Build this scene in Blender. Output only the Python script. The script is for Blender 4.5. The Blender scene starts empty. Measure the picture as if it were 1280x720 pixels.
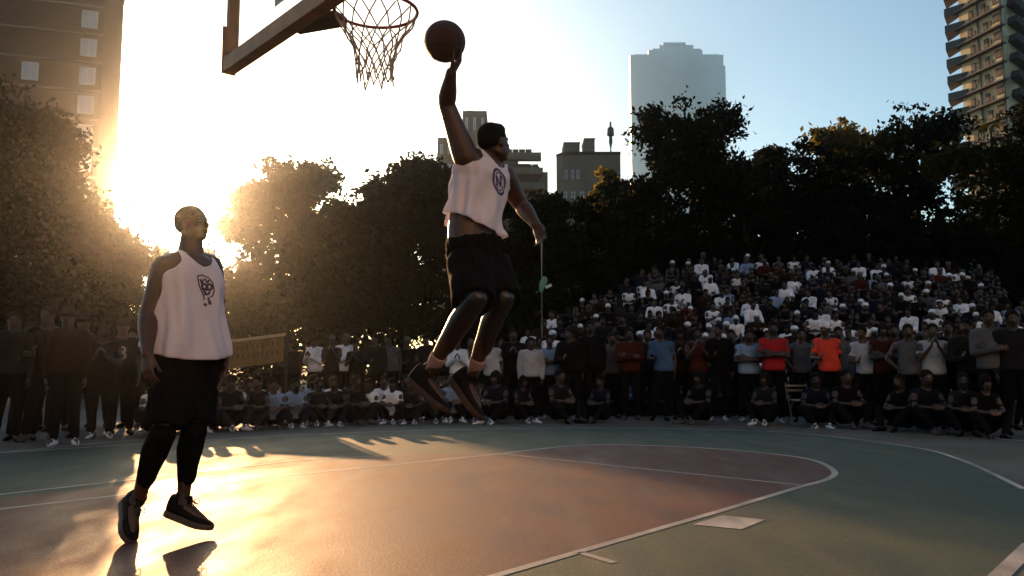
import bpy, bmesh, math, random
import numpy as np
from mathutils import Vector, Matrix
from mathutils.bvhtree import BVHTree
random.seed(7); RNG = np.random.default_rng(7)
SC = bpy.context.scene
COL = SC.collection
PI = math.pi
R = math.radians
V = Vector

# ------------------------------------------------------------------ camera
PITCH = R(5.4); F = 1050.0; CAMH = 1.0
cam = bpy.data.cameras.new('camera'); camo = bpy.data.objects.new('camera', cam); COL.objects.link(camo)
camo.location = (0, 0, CAMH); camo.rotation_euler = (PI/2 + PITCH, 0, 0)
cam.lens = 36*F/1280; cam.sensor_width = 36; cam.clip_start = .05; cam.clip_end = 3000
SC.camera = camo

def ray(x, y):
    u = (x-640)/F; v = (360-y)/F
    return V((u, math.cos(PITCH) - v*math.sin(PITCH), math.sin(PITCH) + v*math.cos(PITCH)))
def P(x, y, Y):                 # point of the place seen at x, y that stands Y metres away
    r = ray(x, y); return r*(Y/r.y) + V((0, 0, CAMH))
def G(x, y, z=0.0):             # the same on the ground
    r = ray(x, y); k = (z-CAMH)/r.z; return V((r.x*k, r.y*k, z))

# ------------------------------------------------------------------ materials
def mat(name, col, rough=.7, spec=.4, metal=0, noise=None, bump=0, bscale=40, transl=0, sheen=0, coat=0):
    m = bpy.data.materials.new(name); m.use_nodes = True
    nt = m.node_tree; b = nt.nodes['Principled BSDF']
    b.inputs['Base Color'].default_value = (*col, 1); b.inputs['Roughness'].default_value = rough
    b.inputs['Specular IOR Level'].default_value = spec; b.inputs['Metallic'].default_value = metal
    if sheen: b.inputs['Sheen Weight'].default_value = sheen
    if coat: b.inputs['Coat Weight'].default_value = coat
    tc = nt.nodes.new('ShaderNodeTexCoord')
    if noise:
        sc, amt = noise
        n = nt.nodes.new('ShaderNodeTexNoise'); n.inputs['Scale'].default_value = sc; n.inputs['Detail'].default_value = 6
        nt.links.new(tc.outputs['Object'], n.inputs['Vector'])
        mr = nt.nodes.new('ShaderNodeMapRange')
        mr.inputs['From Min'].default_value = .3; mr.inputs['From Max'].default_value = .7
        mr.inputs['To Min'].default_value = 1-amt; mr.inputs['To Max'].default_value = 1+amt
        nt.links.new(n.outputs['Fac'], mr.inputs['Value'])
        mx = nt.nodes.new('ShaderNodeVectorMath'); mx.operation = 'SCALE'
        mx.inputs[0].default_value = col
        nt.links.new(mr.outputs[0], mx.inputs['Scale']); nt.links.new(mx.outputs[0], b.inputs['Base Color'])
    if bump:
        n2 = nt.nodes.new('ShaderNodeTexNoise'); n2.inputs['Scale'].default_value = bscale; n2.inputs['Detail'].default_value = 8
        nt.links.new(tc.outputs['Object'], n2.inputs['Vector'])
        bp = nt.nodes.new('ShaderNodeBump'); bp.inputs['Strength'].default_value = bump; bp.inputs['Distance'].default_value = .02
        nt.links.new(n2.outputs['Fac'], bp.inputs['Height']); nt.links.new(bp.outputs[0], b.inputs['Normal'])
    if transl:
        t = nt.nodes.new('ShaderNodeBsdfTranslucent'); t.inputs['Color'].default_value = (*[min(1, c*1.0) for c in col], 1)
        mixs = nt.nodes.new('ShaderNodeMixShader'); mixs.inputs[0].default_value = transl
        out = nt.nodes['Material Output']
        nt.links.new(b.outputs[0], mixs.inputs[1]); nt.links.new(t.outputs[0], mixs.inputs[2]); nt.links.new(mixs.outputs[0], out.inputs['Surface'])
    return m

# ------------------------------------------------------------------ object helpers
def link(o, parent=None):
    COL.objects.link(o)
    if parent: o.parent = parent
    return o
def empty(name, loc=(0, 0, 0), rz=0):
    o = bpy.data.objects.new(name, None); COL.objects.link(o); o.location = loc; o.rotation_euler = (0, 0, rz)
    o.empty_display_size = .2
    return o
def tag(o, label=None, cat=None, group=None, kind=None):
    if label: o['label'] = label
    if cat: o['category'] = cat
    if group: o['group'] = group
    if kind: o['kind'] = kind
    return o
def finish(name, bm, m, parent=None, smooth=False, origin=None):
    me = bpy.data.meshes.new(name)
    bmesh.ops.recalc_face_normals(bm, faces=bm.faces)
    if origin is not None: bmesh.ops.translate(bm, vec=-V(origin), verts=bm.verts)
    bm.to_mesh(me); bm.free()
    if smooth:
        for p in me.polygons: p.use_smooth = True
    for mm in (m if isinstance(m, (list, tuple)) else [m]): me.materials.append(mm)
    o = bpy.data.objects.new(name, me)
    if origin is not None: o.location = origin
    return link(o, parent)
def box(bm, c, s, rz=0, mi=0, rot=None):
    M = rot if rot else Matrix.Rotation(rz, 3, 'Z')
    c = V(c); vs = []
    for x in (-.5, .5):
        for y in (-.5, .5):
            for z in (-.5, .5):
                vs.append(bm.verts.new(c + M @ V((x*s[0], y*s[1], z*s[2]))))
    for f in ((0, 1, 3, 2), (4, 6, 7, 5), (0, 4, 5, 1), (2, 3, 7, 6), (0, 2, 6, 4), (1, 5, 7, 3)):
        fa = bm.faces.new([vs[i] for i in f]); fa.material_index = mi
def frame_of(d):
    d = d.normalized()
    a = V((0, 0, 1)) if abs(d.z) < .9 else V((1, 0, 0))
    x = d.cross(a).normalized(); return x, x.cross(d).normalized()
def loft(bm, rings, cap=True, mi=0, closed=True):
    """rings: lists of Vectors of equal length"""
    R_ = [[bm.verts.new(p) for p in r] for r in rings]
    n = len(R_[0])
    for a, b in zip(R_, R_[1:]):
        for i in range(n if closed else n-1):
            j = (i+1) % n
            f = bm.faces.new((a[i], a[j], b[j], b[i])); f.material_index = mi
    if cap:
        bm.faces.new(R_[0][::-1]).material_index = mi; bm.faces.new(R_[-1]).material_index = mi
    return R_
def tube(bm, pts, rad, seg=12, cap=True, mi=0, side=None, ratio=1.0, roundcap=False):
    """tapered tube along pts; side/ratio: elliptical, radius*ratio across `side`"""
    pts = [V(p) for p in pts]
    if not isinstance(rad, (list, tuple)): rad = [rad]*len(pts)
    rad = list(rad)
    if roundcap:
        d0 = (pts[0]-pts[1]).normalized(); d1 = (pts[-1]-pts[-2]).normalized(); a, b = rad[0], rad[-1]
        pre = [(pts[0]+d0*a*s, a*math.sqrt(max(1-s*s, .002))) for s in (.98, .85, .55)]
        post = [(pts[-1]+d1*b*s, b*math.sqrt(max(1-s*s, .002))) for s in (.55, .85, .98)]
        pts = [p for p, _ in pre]+pts+[p for p, _ in post]; rad = [r for _, r in pre]+rad+[r for _, r in post]
    rings = []; up = None
    for i, p in enumerate(pts):
        d = (pts[min(i+1, len(pts)-1)] - pts[max(i-1, 0)])
        if d.length < 1e-9: d = V((0, 0, 1))
        d.normalize()
        if side is not None:
            x = (side - d*side.dot(d)).normalized(); y = d.cross(x)
        else:
            if up is None: x, y = frame_of(d)
            else:
                x = (up - d*up.dot(d)).normalized(); y = d.cross(x)
            up = x
        rings.append([p + x*(rad[i]*ratio*math.cos(t)) + y*(rad[i]*math.sin(t)) for t in [2*PI*k/seg for k in range(seg)]])
    return loft(bm, rings, cap, mi)
def ellipsoid(bm, c, r, M=None, u=16, v=10, mi=0):
    c = V(c); M = M or Matrix.Identity(3)
    rings = []
    for j in range(v+1):
        a = -PI/2 + PI*(j+.02 if j == 0 else (j-.02 if j == v else j))/v
        rings.append([c + M @ V((r[0]*math.cos(a)*math.cos(t), r[1]*math.cos(a)*math.sin(t), r[2]*math.sin(a))) for t in [2*PI*k/u for k in range(u)]])
    loft(bm, rings, True, mi)
def catmull(pts, n=10, closed=False):
    pts = [V(p) for p in pts]; out = []
    N = len(pts)
    rng = range(N if closed else N-1)
    for i in rng:
        if closed: p0, p1, p2, p3 = pts[(i-1) % N], pts[i], pts[(i+1) % N], pts[(i+2) % N]
        else: p0, p1, p2, p3 = pts[max(i-1, 0)], pts[i], pts[i+1], pts[min(i+2, N-1)]
        for k in range(n):
            t = k/n
            out.append(.5*((2*p1) + (p2-p0)*t + (2*p0-5*p1+4*p2-p3)*t*t + (3*p1-p0-3*p2+p3)*t**3))
    if not closed: out.append(pts[-1])
    return out
def evaluated_mesh(o, name):
    dg = bpy.context.evaluated_depsgraph_get(); dg.update()
    me = bpy.data.meshes.new_from_object(o.evaluated_get(dg))
    me.name = name
    return me
def remesh(name, bm, vox, m, parent=None, smooth=4, fac=.5):
    me = bpy.data.meshes.new('tmp'); bm.to_mesh(me); bm.free()
    o = bpy.data.objects.new('tmp', me); COL.objects.link(o)
    r = o.modifiers.new('r', 'REMESH'); r.mode = 'VOXEL'; r.voxel_size = vox
    if smooth:
        s = o.modifiers.new('s', 'SMOOTH'); s.iterations = smooth; s.factor = fac
    me2 = evaluated_mesh(o, name)
    bpy.data.objects.remove(o); bpy.data.meshes.remove(me)
    me2.materials.clear()
    for mm in (m if isinstance(m, (list, tuple)) else [m]): me2.materials.append(mm)
    for p in me2.polygons: p.use_smooth = True
    o2 = bpy.data.objects.new(name, me2)
    return link(o2, parent)
# ------------------------------------------------------------------ light, sky
SUN_AZ = R(-22.6)      # from +Y, negative = left
SUN_EL = R(11.2)
sl = bpy.data.lights.new('sun', 'SUN'); sl.energy = 5.0; sl.angle = R(.5); sl.color = (1.0, .54, .24)
so = bpy.data.objects.new('sun', sl); COL.objects.link(so)
sd = V((math.sin(SUN_AZ)*math.cos(SUN_EL), math.cos(SUN_AZ)*math.cos(SUN_EL), math.sin(SUN_EL)))
so.rotation_euler = (-sd).to_track_quat('-Z', 'Y').to_euler(); so.location = sd*60
w = bpy.data.worlds.new('World'); SC.world = w; w.use_nodes = True
nt = w.node_tree; bg = nt.nodes['Background']
sky = nt.nodes.new('ShaderNodeTexSky'); sky.sky_type = 'NISHITA'; sky.sun_disc = False
sky.sun_elevation = SUN_EL; sky.sun_rotation = SUN_AZ
sky.air_density = 1.0; sky.dust_density = 1.7; sky.ozone_density = 2.5; sky.altitude = 0
tint = nt.nodes.new('ShaderNodeMixRGB'); tint.blend_type = 'MULTIPLY'; tint.inputs[0].default_value = 1; tint.inputs[2].default_value = (.93, 1.0, .90, 1)
nt.links.new(sky.outputs[0], tint.inputs[1]); nt.links.new(tint.outputs[0], bg.inputs['Color']); bg.inputs['Strength'].default_value = .102
SC.view_settings.view_transform = 'Standard'; SC.view_settings.look = 'None'; SC.view_settings.gamma = 1
SC.view_settings.use_curve_mapping = False
SC.view_settings.exposure = 1.2
SC.render.engine = 'CYCLES'
SC.cycles.use_denoising = True
try: SC.cycles.denoiser = 'OPENIMAGEDENOISE'
except Exception: pass
SC.cycles.max_bounces = 6; SC.cycles.transparent_max_bounces = 12; SC.cycles.volume_bounces = 0
SC.cycles.sample_clamp_indirect = 6; SC.cycles.caustics_reflective = False; SC.cycles.caustics_refractive = False

# ------------------------------------------------------------------ haze
HZ = dict(x=(-600, 600), y=(-60, 980), z=(-1.0, 380))
bm = bmesh.new()
box(bm, [(HZ[k][0]+HZ[k][1])/2 for k in 'xyz'], [HZ[k][1]-HZ[k][0] for k in 'xyz'])
hm = bpy.data.materials.new('haze_air'); hm.use_nodes = True
hn = hm.node_tree
hn.nodes.remove(hn.nodes['Principled BSDF'])
pv = hn.nodes.new('ShaderNodeVolumePrincipled')
pv.inputs['Color'].default_value = (.86, .93, 1.0, 1); pv.inputs['Density'].default_value = .00027; pv.inputs['Anisotropy'].default_value = .955
hn.links.new(pv.outputs[0], hn.nodes['Material Output'].inputs['Volume'])
tag(finish('haze', bm, hm), 'thin golden haze in the air over the court and the park', 'haze', kind='stuff')

# ------------------------------------------------------------------ court
def court_mat(name, col, col2=None, wear=.25, rough=.42, stint=(1, .9, .78)):
    m = bpy.data.materials.new(name); m.use_nodes = True
    nt = m.node_tree; b = nt.nodes['Principled BSDF']
    N = nt.nodes.new; L = nt.links.new
    geo = N('ShaderNodeNewGeometry')
    def noise(sc, det, stretch=None, rz=0):
        n = N('ShaderNodeTexNoise'); n.inputs['Scale'].default_value = sc; n.inputs['Detail'].default_value = det
        mp = N('ShaderNodeMapping'); mp.inputs['Rotation'].default_value = (0, 0, rz)
        if stretch: mp.inputs['Scale'].default_value = stretch
        L(geo.outputs['Position'], mp.inputs[0]); L(mp.outputs[0], n.inputs['Vector']); return n
    big = noise(.55, 5); mid = noise(3.2, 9, (1, .35, 1), .7); fine = noise(70, 4); scr = noise(2.0, 10, (1, .12, 1), -1.1)
    def rng(src, a, b_, c, d):
        r = N('ShaderNodeMapRange'); r.inputs['From Min'].default_value = a; r.inputs['From Max'].default_value = b_
        r.inputs['To Min'].default_value = c; r.inputs['To Max'].default_value = d; L(src.outputs[0], r.inputs['Value']); return r
    mx = N('ShaderNodeMixRGB'); mx.inputs[1].default_value = (*col, 1); mx.inputs[2].default_value = (*(col2 or [c*.6+.06 for c in col]), 1)
    L(rng(big, .38, .66, 0, .8).outputs[0], mx.inputs[0])
    mx2 = N('ShaderNodeMixRGB'); mx2.blend_type = 'MULTIPLY'; mx2.inputs[0].default_value = 1
    comb = N('ShaderNodeCombineColor')
    v = rng(mid, .3, .72, 1-wear, 1+wear)
    for i in range(3): L(v.outputs[0], comb.inputs[i])
    L(mx.outputs[0], mx2.inputs[1]); L(comb.outputs[0], mx2.inputs[2])
    mx3 = N('ShaderNodeMixRGB'); L(mx2.outputs[0], mx3.inputs[1]); mx3.inputs[2].default_value = (.15, .12, .10, 1)
    L(rng(scr, .56, .74, 0, .30).outputs[0], mx3.inputs[0])
    vo = N('ShaderNodeTexVoronoi'); vo.feature = 'DISTANCE_TO_EDGE'; vo.inputs['Scale'].default_value = .42; wn = noise(1.6, 8)
    ad = N('ShaderNodeVectorMath'); ad.operation = 'ADD'; L(geo.outputs['Position'], ad.inputs[0]); L(wn.outputs['Color'], ad.inputs[1]); L(ad.outputs[0], vo.inputs['Vector'])
    ck = N('ShaderNodeMapRange'); ck.inputs['From Min'].default_value = 0; ck.inputs['From Max'].default_value = .006; ck.inputs['To Min'].default_value = .75; ck.inputs['To Max'].default_value = 0; L(vo.outputs['Distance'], ck.inputs['Value'])
    mk = N('ShaderNodeMath'); mk.operation = 'MULTIPLY'; L(ck.outputs[0], mk.inputs[0]); L(rng(big, .45, .6, 0, 1).outputs[0], mk.inputs[1])
    mx4 = N('ShaderNodeMixRGB'); L(mk.outputs[0], mx4.inputs[0]); L(mx3.outputs[0], mx4.inputs[1]); mx4.inputs[2].default_value = (.006, .005, .005, 1)
    sp = noise(95, 5); mx5 = N('ShaderNodeMixRGB'); L(rng(sp, .56, .68, 0, .55).outputs[0], mx5.inputs[0]); L(mx4.outputs[0], mx5.inputs[1]); mx5.inputs[2].default_value = (.16, .14, .12, 1)
    L(mx5.outputs[0], b.inputs['Base Color'])
    rr = rng(mid, .3, .7, rough-.07, rough+.12); L(rr.outputs[0], b.inputs['Roughness'])
    b.inputs['Specular IOR Level'].default_value = .38; b.inputs['Specular Tint'].default_value = (*stint, 1)
    bp = N('ShaderNodeBump'); bp.inputs['Strength'].default_value = .5; bp.inputs['Distance'].default_value = .004
    L(fine.outputs['Fac'], bp.inputs['Height'])
    bp2 = N('ShaderNodeBump'); bp2.inputs['Strength'].default_value = .2; bp2.inputs['Distance'].default_value = .006
    L(mid.outputs['Fac'], bp2.inputs['Height']); L(bp.outputs[0], bp2.inputs['Normal'])
    L(bp2.outputs[0], b.inputs['Normal'])
    return m
M_asph = court_mat('asphalt', (.035, .036, .038), rough=.75)
M_out = court_mat('olive_paint', (.050, .045, .030), rough=.75)
M_green = court_mat('green_paint', (.016, .031, .017), (.032, .044, .022), rough=.68, stint=(.80, .95, .78))
M_red = court_mat('maroon_paint', (.046, .0075, .006), (.070, .015, .010), rough=.60, stint=(1, .58, .34))
M_line = court_mat('line_paint', (.38, .36, .33), (.24, .22, .20), wear=.5, rough=.6)

def sheet(name, pts, z, m, div=None):
    bm = bmesh.new(); bm.faces.new([bm.verts.new((p[0], p[1], z)) for p in pts])
    bmesh.ops.triangulate(bm, faces=bm.faces)
    return tag(finish(name, bm, m), kind='structure')
def strip(bm, pts, wd, z):
    pts = [V((p[0], p[1], 0)) for p in pts]
    prev = None
    for i, p in enumerate(pts):
        d = (pts[min(i+1, len(pts)-1)]-pts[max(i-1, 0)]).normalized(); n = V((-d.y, d.x, 0))*wd/2
        a, b = bm.verts.new((*(p+n).xy, z)), bm.verts.new((*(p-n).xy, z))
        if prev: bm.faces.new((prev[0], prev[1], b, a))
        prev = (a, b)
sheet('ground', [(-700, -80), (700, -80), (700, 1300), (-700, 1300)], 0, M_asph)
edge = [G(*p) for p in ((-160, 566), (0, 556), (200, 544), (400, 532), (640, 526), (860, 527), (1060, 532), (1280, 547), (1500, 575))]
edge = [V((-16, 9, 0))]+catmull(edge, 6)+[V((14, 4, 0))]
sheet('court', [(p.x, p.y) for p in edge]+[(14, -3), (-16, -3)], .0030, M_out)
arc = [G(*p) for p in ((-120, 582), (0, 567), (260, 551), (400, 543), (600, 537), (812, 536), (982, 541), (1131, 558), (1200, 575), (1280, 612))]
arc = catmull(arc, 8)
e1 = G(1280, 691); e2 = G(1253, 718)
down = (e2-e1).normalized()
arc2 = arc + [V((4.05, 6.2, 0)), V((3.6, 5.55, 0)), e1, e2, e2+down*4]
sheet('three_point_area', [(p.x, p.y) for p in arc2]+[(-9, -1), (-9, 9)], .0045, M_green)
Lf = G(625, 568); Rf = G(1005, 608)
el = V((-.655, -.756, 0))          # towards the baseline
keyarc = catmull([Lf, G(720, 557.5), G(810, 557.5), G(900, 562), G(975, 569), G(1020, 577), G(1043, 590), G(1034, 600), Rf], 8)
nb = G(620, 720)+(G(620, 720)-Rf).normalized()*3
fb = G(0, 641)+(G(0, 641)-Lf).normalized()*6
ka = G(500, 569); kb = G(0, 618)+(G(0, 618)-G(365, 577)).normalized()*6
sheet('key_area', [(p.x, p.y) for p in [ka]+keyarc+[nb, fb-V((0, 1, 0)), kb]], .0060, M_red)
bm = bmesh.new(); Z = .0075
strip(bm, arc, .055, Z)
strip(bm, [e1-down*.25, e1, e2, e2+down*3], .09, Z)
tag(finish('three_point_line', bm, M_line), kind='structure')
bm = bmesh.new()
strip(bm, [fb, G(370, 594), Lf]+keyarc[1:-1]+[Rf, G(900, 640), nb], .06, Z)
strip(bm, [Lf+(Rf-Lf).normalized()*.035, Rf-(Rf-Lf).normalized()*.035], .05, Z+.0012)
tag(finish('key_line', bm, M_line), kind='structure')
bm = bmesh.new(); strip(bm, [kb, G(215, 595), G(365, 577), ka], .05, Z); tag(finish('lane_line', bm, M_line), kind='structure')
bm = bmesh.new()
bm.faces.new([bm.verts.new((*G(*p).xy, Z)) for p in ((866, 657), (903, 645.5), (957, 651), (927, 663))])
strip(bm, [G(724, 692), G(768, 705)], .05, Z)
tag(finish('court_mark', bm, M_line), kind='structure')
bm = bmesh.new(); strip(bm, catmull([G(860, 529.5), G(1051, 534), G(1280, 552), G(1450, 575)], 8), .05, Z); tag(finish('boundary_line', bm, M_line), kind='structure')
bm = bmesh.new(); strip(bm, catmull([G(-60, 571), G(0, 568)+V((0, .35, 0)), G(150, 552), G(300, 541)], 6), .05, Z); tag(finish('boundary_line', bm, M_line), kind='structure')
# ------------------------------------------------------------------ buildings
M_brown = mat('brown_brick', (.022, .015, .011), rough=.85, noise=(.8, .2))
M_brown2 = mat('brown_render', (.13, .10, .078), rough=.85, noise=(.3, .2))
M_conc = mat('weathered_concrete', (.10, .085, .062), rough=.85, noise=(.25, .35))
M_conc2 = mat('beige_concrete', (.40, .34, .23), rough=.85, noise=(.35, .45))
M_concd = mat('dark_concrete', (.07, .065, .058), rough=.85, noise=(.5, .2))
M_glass = mat('window_glass', (.25, .27, .29), rough=.12, spec=.8)
M_frame = mat('window_frame', (.45, .42, .38), rough=.6)
M_dark = mat('dark_opening', (.03, .028, .026), rough=.8)
M_pale = mat('pale_pane', (.30, .30, .32), rough=.4)  # pale colour stands in for the reflection in the brown tower's windows
M_far = mat('haze_paled_tower', (.66, .80, .80), rough=.45, spec=.7, noise=(.02, .1))  # distance haze painted into the facade as a pale base colour
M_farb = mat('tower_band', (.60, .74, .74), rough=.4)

def facade(root, p0, p1, z0, z1, floors, cols, wname='window', wfrac=.5, hfrac=.5, glass=None, depth=.12, skip=None, frame=True):
    """windows set in the facade p0 -> p1 (seen from the side where p0 is left)"""
    p0 = V((*p0, 0)); p1 = V((*p1, 0)); L_ = (p1-p0).length; d = (p1-p0)/L_; n = V((d.y, -d.x, 0))
    ang = math.atan2(d.y, d.x); fh = (z1-z0)/floors; cw = L_/cols
    shared = {}
    for i in range(floors):
        for j in range(cols):
            if skip and skip(i, j): continue
            c = p0+d*(cw*(j+.5))+V((0, 0, z0+fh*(i+.5)))
            if 'f' not in shared:
                bm = bmesh.new(); w_, h_ = cw*wfrac, fh*hfrac; t = .12
                for s in (-1, 1):
                    box(bm, (s*(w_/2-t/2), 0, 0), (t, depth*2, h_)); box(bm, (0, 0, s*(h_/2-t/2)), (w_-2*t-.01, depth*2-.02, t))
                box(bm, (0, 0, 0), (.06, depth*1.8, h_-2*t-.01))
                f = finish(wname, bm, M_frame, root); shared['f'] = f
                bm = bmesh.new(); box(bm, (0, .02, 0), (w_-2*t, depth*1.4, h_-2*t)); g_ = finish('pane', bm, glass or M_glass, f); shared['g'] = g_
            else:
                f = shared['f'].copy(); COL.objects.link(f); f.parent = root
                g_ = shared['g'].copy(); COL.objects.link(g_); g_.parent = f
            f.location = c + n*.0; f.rotation_euler = (0, 0, ang)

# left brown tower, 85 m away; right edge seen at x = 150
r = empty('apartment_tower', (-42, 92, 0)); r2 = r
tag(r, 'tall dark brown apartment tower at the left edge with a column of pale windows', 'building')
def prism(bm, pts, z0, z1):
    loft(bm, [[V((x, y, z0)) for x, y in pts], [V((x, y, z1)) for x, y in pts]])
def local(o, pts): return [(x-o.location.x, y-o.location.y) for x, y in pts]
c0 = P(146, 200, 85); c0 = (c0.x, c0.y); cm = (c0[0]-1.3, c0[1]-1.4); cl = (c0[0]-36, c0[1]-12)
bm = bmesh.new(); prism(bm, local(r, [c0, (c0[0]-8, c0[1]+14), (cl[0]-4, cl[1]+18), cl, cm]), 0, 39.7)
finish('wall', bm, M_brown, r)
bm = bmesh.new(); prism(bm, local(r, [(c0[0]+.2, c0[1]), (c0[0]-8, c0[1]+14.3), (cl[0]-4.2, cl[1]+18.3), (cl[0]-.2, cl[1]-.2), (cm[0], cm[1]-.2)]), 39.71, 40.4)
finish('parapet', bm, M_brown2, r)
q0, q1 = local(r, [cl, cm])
facade(r, q0, q1, 2.2, 38.0, 12, 14, wfrac=.58, hfrac=.62, glass=M_pale, skip=lambda i, j: not (j == 13 or (j == 11 and i in (9, 5, 3)) or (j == 8 and i in (6, 2)) or (j == 5 and i in (8, 4))))
bm = bmesh.new()
d_ = V((q1[0]-q0[0], q1[1]-q0[1], 0)).normalized(); n_ = V((d_.y, -d_.x, 0))
for i in range(13):
    a = V((*q0, 0)); b_ = V((*q1, 0)); c = (a+b_)/2+n_*.04+V((0, 0, 2.2+i*2.98)); box(bm, c, ((b_-a).length, .12, .22), rz=math.atan2(d_.y, d_.x))
finish('string_course', bm, M_brown2, r)

# middle apartment block with stepped terraces behind the jumping player
Yb = 150.0
def X(px, Y): return P(px, 300, Y).x
def Zt(py, Y): return P(640, py, Y).z
r = empty('apartment_block', (X(600, Yb), Yb, 0)); tag(r, 'brown stepped apartment block with balconies rising above the trees behind the jumping player', 'building')
def bx(root, bm, x0, x1, y0, y1, z0, z1):
    box(bm, ((x0+x1)/2-root.location.x, (y0+y1)/2-root.location.y, (z0+z1)/2), (x1-x0, y1-y0, z1-z0))
bm = bmesh.new()
bx(r, bm, X(546, Yb), X(577, Yb), Yb, Yb+12, 0, Zt(172, Yb))
bx(r, bm, X(577.3, Yb), X(632, Yb), Yb-.5, Yb+14, 0, Zt(176, Yb))
finish('wall', bm, M_conc, r)
bm = bmesh.new(); bx(r, bm, X(577.5, Yb), X(608, Yb), Yb-.2, Yb+9, Zt(176, Yb)+.01, Zt(139, Yb))
bx(r, bm, X(582, Yb), X(590, Yb), Yb+1, Yb+5, Zt(139, Yb), Zt(136, Yb)); finish('roof_block', bm, M_conc, r)
# stepped terraces to the right
steps = [(632, 648, 201), (648, 662, 207), (662, 674, 212), (674, 684, 221)]
for k, (a, b_, t) in enumerate(steps):
    bm = bmesh.new(); bx(r, bm, X(a, Yb)+.003, X(b_, Yb), Yb-.2-k*1.2, Yb+10, 0, Zt(t, Yb)); finish('terrace_wing', bm, M_conc, r)
for i in range(14):
    zt = Zt(201, Yb)-1.2-i*2.7
    if zt < 8: break
    bm = bmesh.new()
    bx(r, bm, X(630, Yb), X(684+random.uniform(-1, 3)-max(0, 4-i)*2.2, Yb), Yb-6.2, Yb-4.2, zt, zt+.25)
    bx(r, bm, X(630, Yb), X(684-max(0, 4-i)*2.2, Yb), Yb-6.3, Yb-6.1, zt+.26, zt+1.15)
    s_ = finish('balcony', bm, M_conc, r)
    bm = bmesh.new()
    for k in range(6):
        xx = X(636+k*8, Yb)
        if xx < X(682-max(0, 4-i)*2.2, Yb)-1: bx(r, bm, xx-.5, xx+.6, Yb-4.4, Yb-4.1, zt+.4, zt+2.2)
    finish('opening', bm, M_dark, s_)
q = [(X(577.3, Yb)-r.location.x, -.71), (X(632, Yb)-r.location.x, -.71)]
facade(r, q[0], q[1], 20, Zt(178, Yb), 6, 4, wfrac=.4, hfrac=.5)
q = [(X(577.5, Yb)-r.location.x, -.41), (X(608, Yb)-r.location.x, -.41)]
facade(r, q[0], q[1], Zt(172, Yb), Zt(140, Yb), 1, 3, wfrac=.35, hfrac=.5)
q = [(X(546, Yb)-r.location.x, -.11), (X(576, Yb)-r.location.x, -.11)]
facade(r, q[0], q[1], 20, Zt(174, Yb), 6, 3, wfrac=.4, hfrac=.5)

# brown block with roof sheds and three arched windows
Yb = 120.0
r = empty('brick_block', (X(732, Yb), Yb, 0)); tag(r, 'brown brick block with two square roof sheds and narrow arched pale windows', 'building')
bm = bmesh.new()
prism(bm, local(r, [(X(696, Yb), Yb), (X(696, Yb)+3, Yb+14), (X(790, Yb), Yb+14), (X(775, Yb), Yb-1.5), (X(704, Yb), Yb-1.5)]), 0, Zt(196, Yb)); finish('wall', bm, M_brown2, r)
bm = bmesh.new(); prism(bm, local(r, [(X(695.5, Yb), Yb-.1), (X(696, Yb)+3, Yb+14.2), (X(790, Yb), Yb+14.2), (X(775, Yb), Yb-1.8), (X(703.7, Yb), Yb-1.8)]), Zt(196, Yb)+.003, Zt(193.5, Yb)); finish('cornice', bm, M_brown, r)
for a, b_, t in ((706, 726, 178), (732, 745, 173)):
    bm = bmesh.new(); bx(r, bm, X(a, Yb), X(b_, Yb), Yb+.5, Yb+5, Zt(194, Yb)+.01, Zt(t, Yb)); bx(r, bm, X(a-.6, Yb), X(b_+.6, Yb), Yb+.3, Yb+5.2, Zt(t, Yb)+.003, Zt(t-1.2, Yb))
    finish('roof_shed', bm, M_brown2, r)
def arched(px, py, wpx, hpx, name='arched_window'):
    bm = bmesh.new(); w_ = wpx/F*Yb; h_ = hpx/F*Yb
    pts = [(-w_/2, -h_/2), (w_/2, -h_/2)]+[(w_/2*math.cos(t), h_/2-w_/2+w_/2*math.sin(t)) for t in [PI*k/8 for k in range(9)]]
    loft(bm, [[V((x, -.06, z)) for x, z in pts], [V((x, .06, z)) for x, z in pts]])
    f = finish(name, bm, M_pale, r); f.location = (X(px, Yb)-r.location.x, -1.56, Zt(py, Yb))
    bm = bmesh.new(); box(bm, (0, -.08, 0), (.08, .05, h_*.9)); box(bm, (0, -.08, 0), (w_*.9, .045, .07)); finish('glazing_bar', bm, M_brown, f)
for px in (707.5, 715.5, 722): arched(px, 221, 3.8, 12)
for px in (706, 716, 727): arched(px, 246, 5.5, 9)
for px in (708, 718): arched(px, 207, 0.8, 1.6, 'air_vent')
# water tank frame / roof plant and mast
r3 = empty('roof_mast', (X(769, 118), 122, Zt(194, Yb))); tag(r3, 'dark tapering mast standing on the brick block roof beside the big tree', 'mast')
bm = bmesh.new(); tube(bm, [(0, 0, 0), (0, 0, 2.5), (0, 0, 5.6)], [.35, .28, .12], 8); finish('pole', bm, M_concd, r3)
bm = bmesh.new(); tube(bm, [(0, 0, 3.2), (0, 0, 3.5), (0, 0, 4.6), (0, 0, 4.9)], [.2, .55, .45, .1], 8); finish('antenna_head', bm, M_concd, r3)

# hazy tower far away
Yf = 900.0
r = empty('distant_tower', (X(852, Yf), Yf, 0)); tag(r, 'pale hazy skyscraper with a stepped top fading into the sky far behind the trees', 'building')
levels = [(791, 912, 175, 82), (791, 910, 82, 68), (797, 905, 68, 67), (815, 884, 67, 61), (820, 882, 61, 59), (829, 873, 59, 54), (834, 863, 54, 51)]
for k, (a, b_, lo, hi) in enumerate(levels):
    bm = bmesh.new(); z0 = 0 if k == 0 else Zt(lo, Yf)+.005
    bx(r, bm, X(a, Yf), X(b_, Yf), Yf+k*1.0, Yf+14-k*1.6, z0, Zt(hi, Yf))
    finish('shaft' if k == 0 else 'setback', bm, M_far, r)


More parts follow.
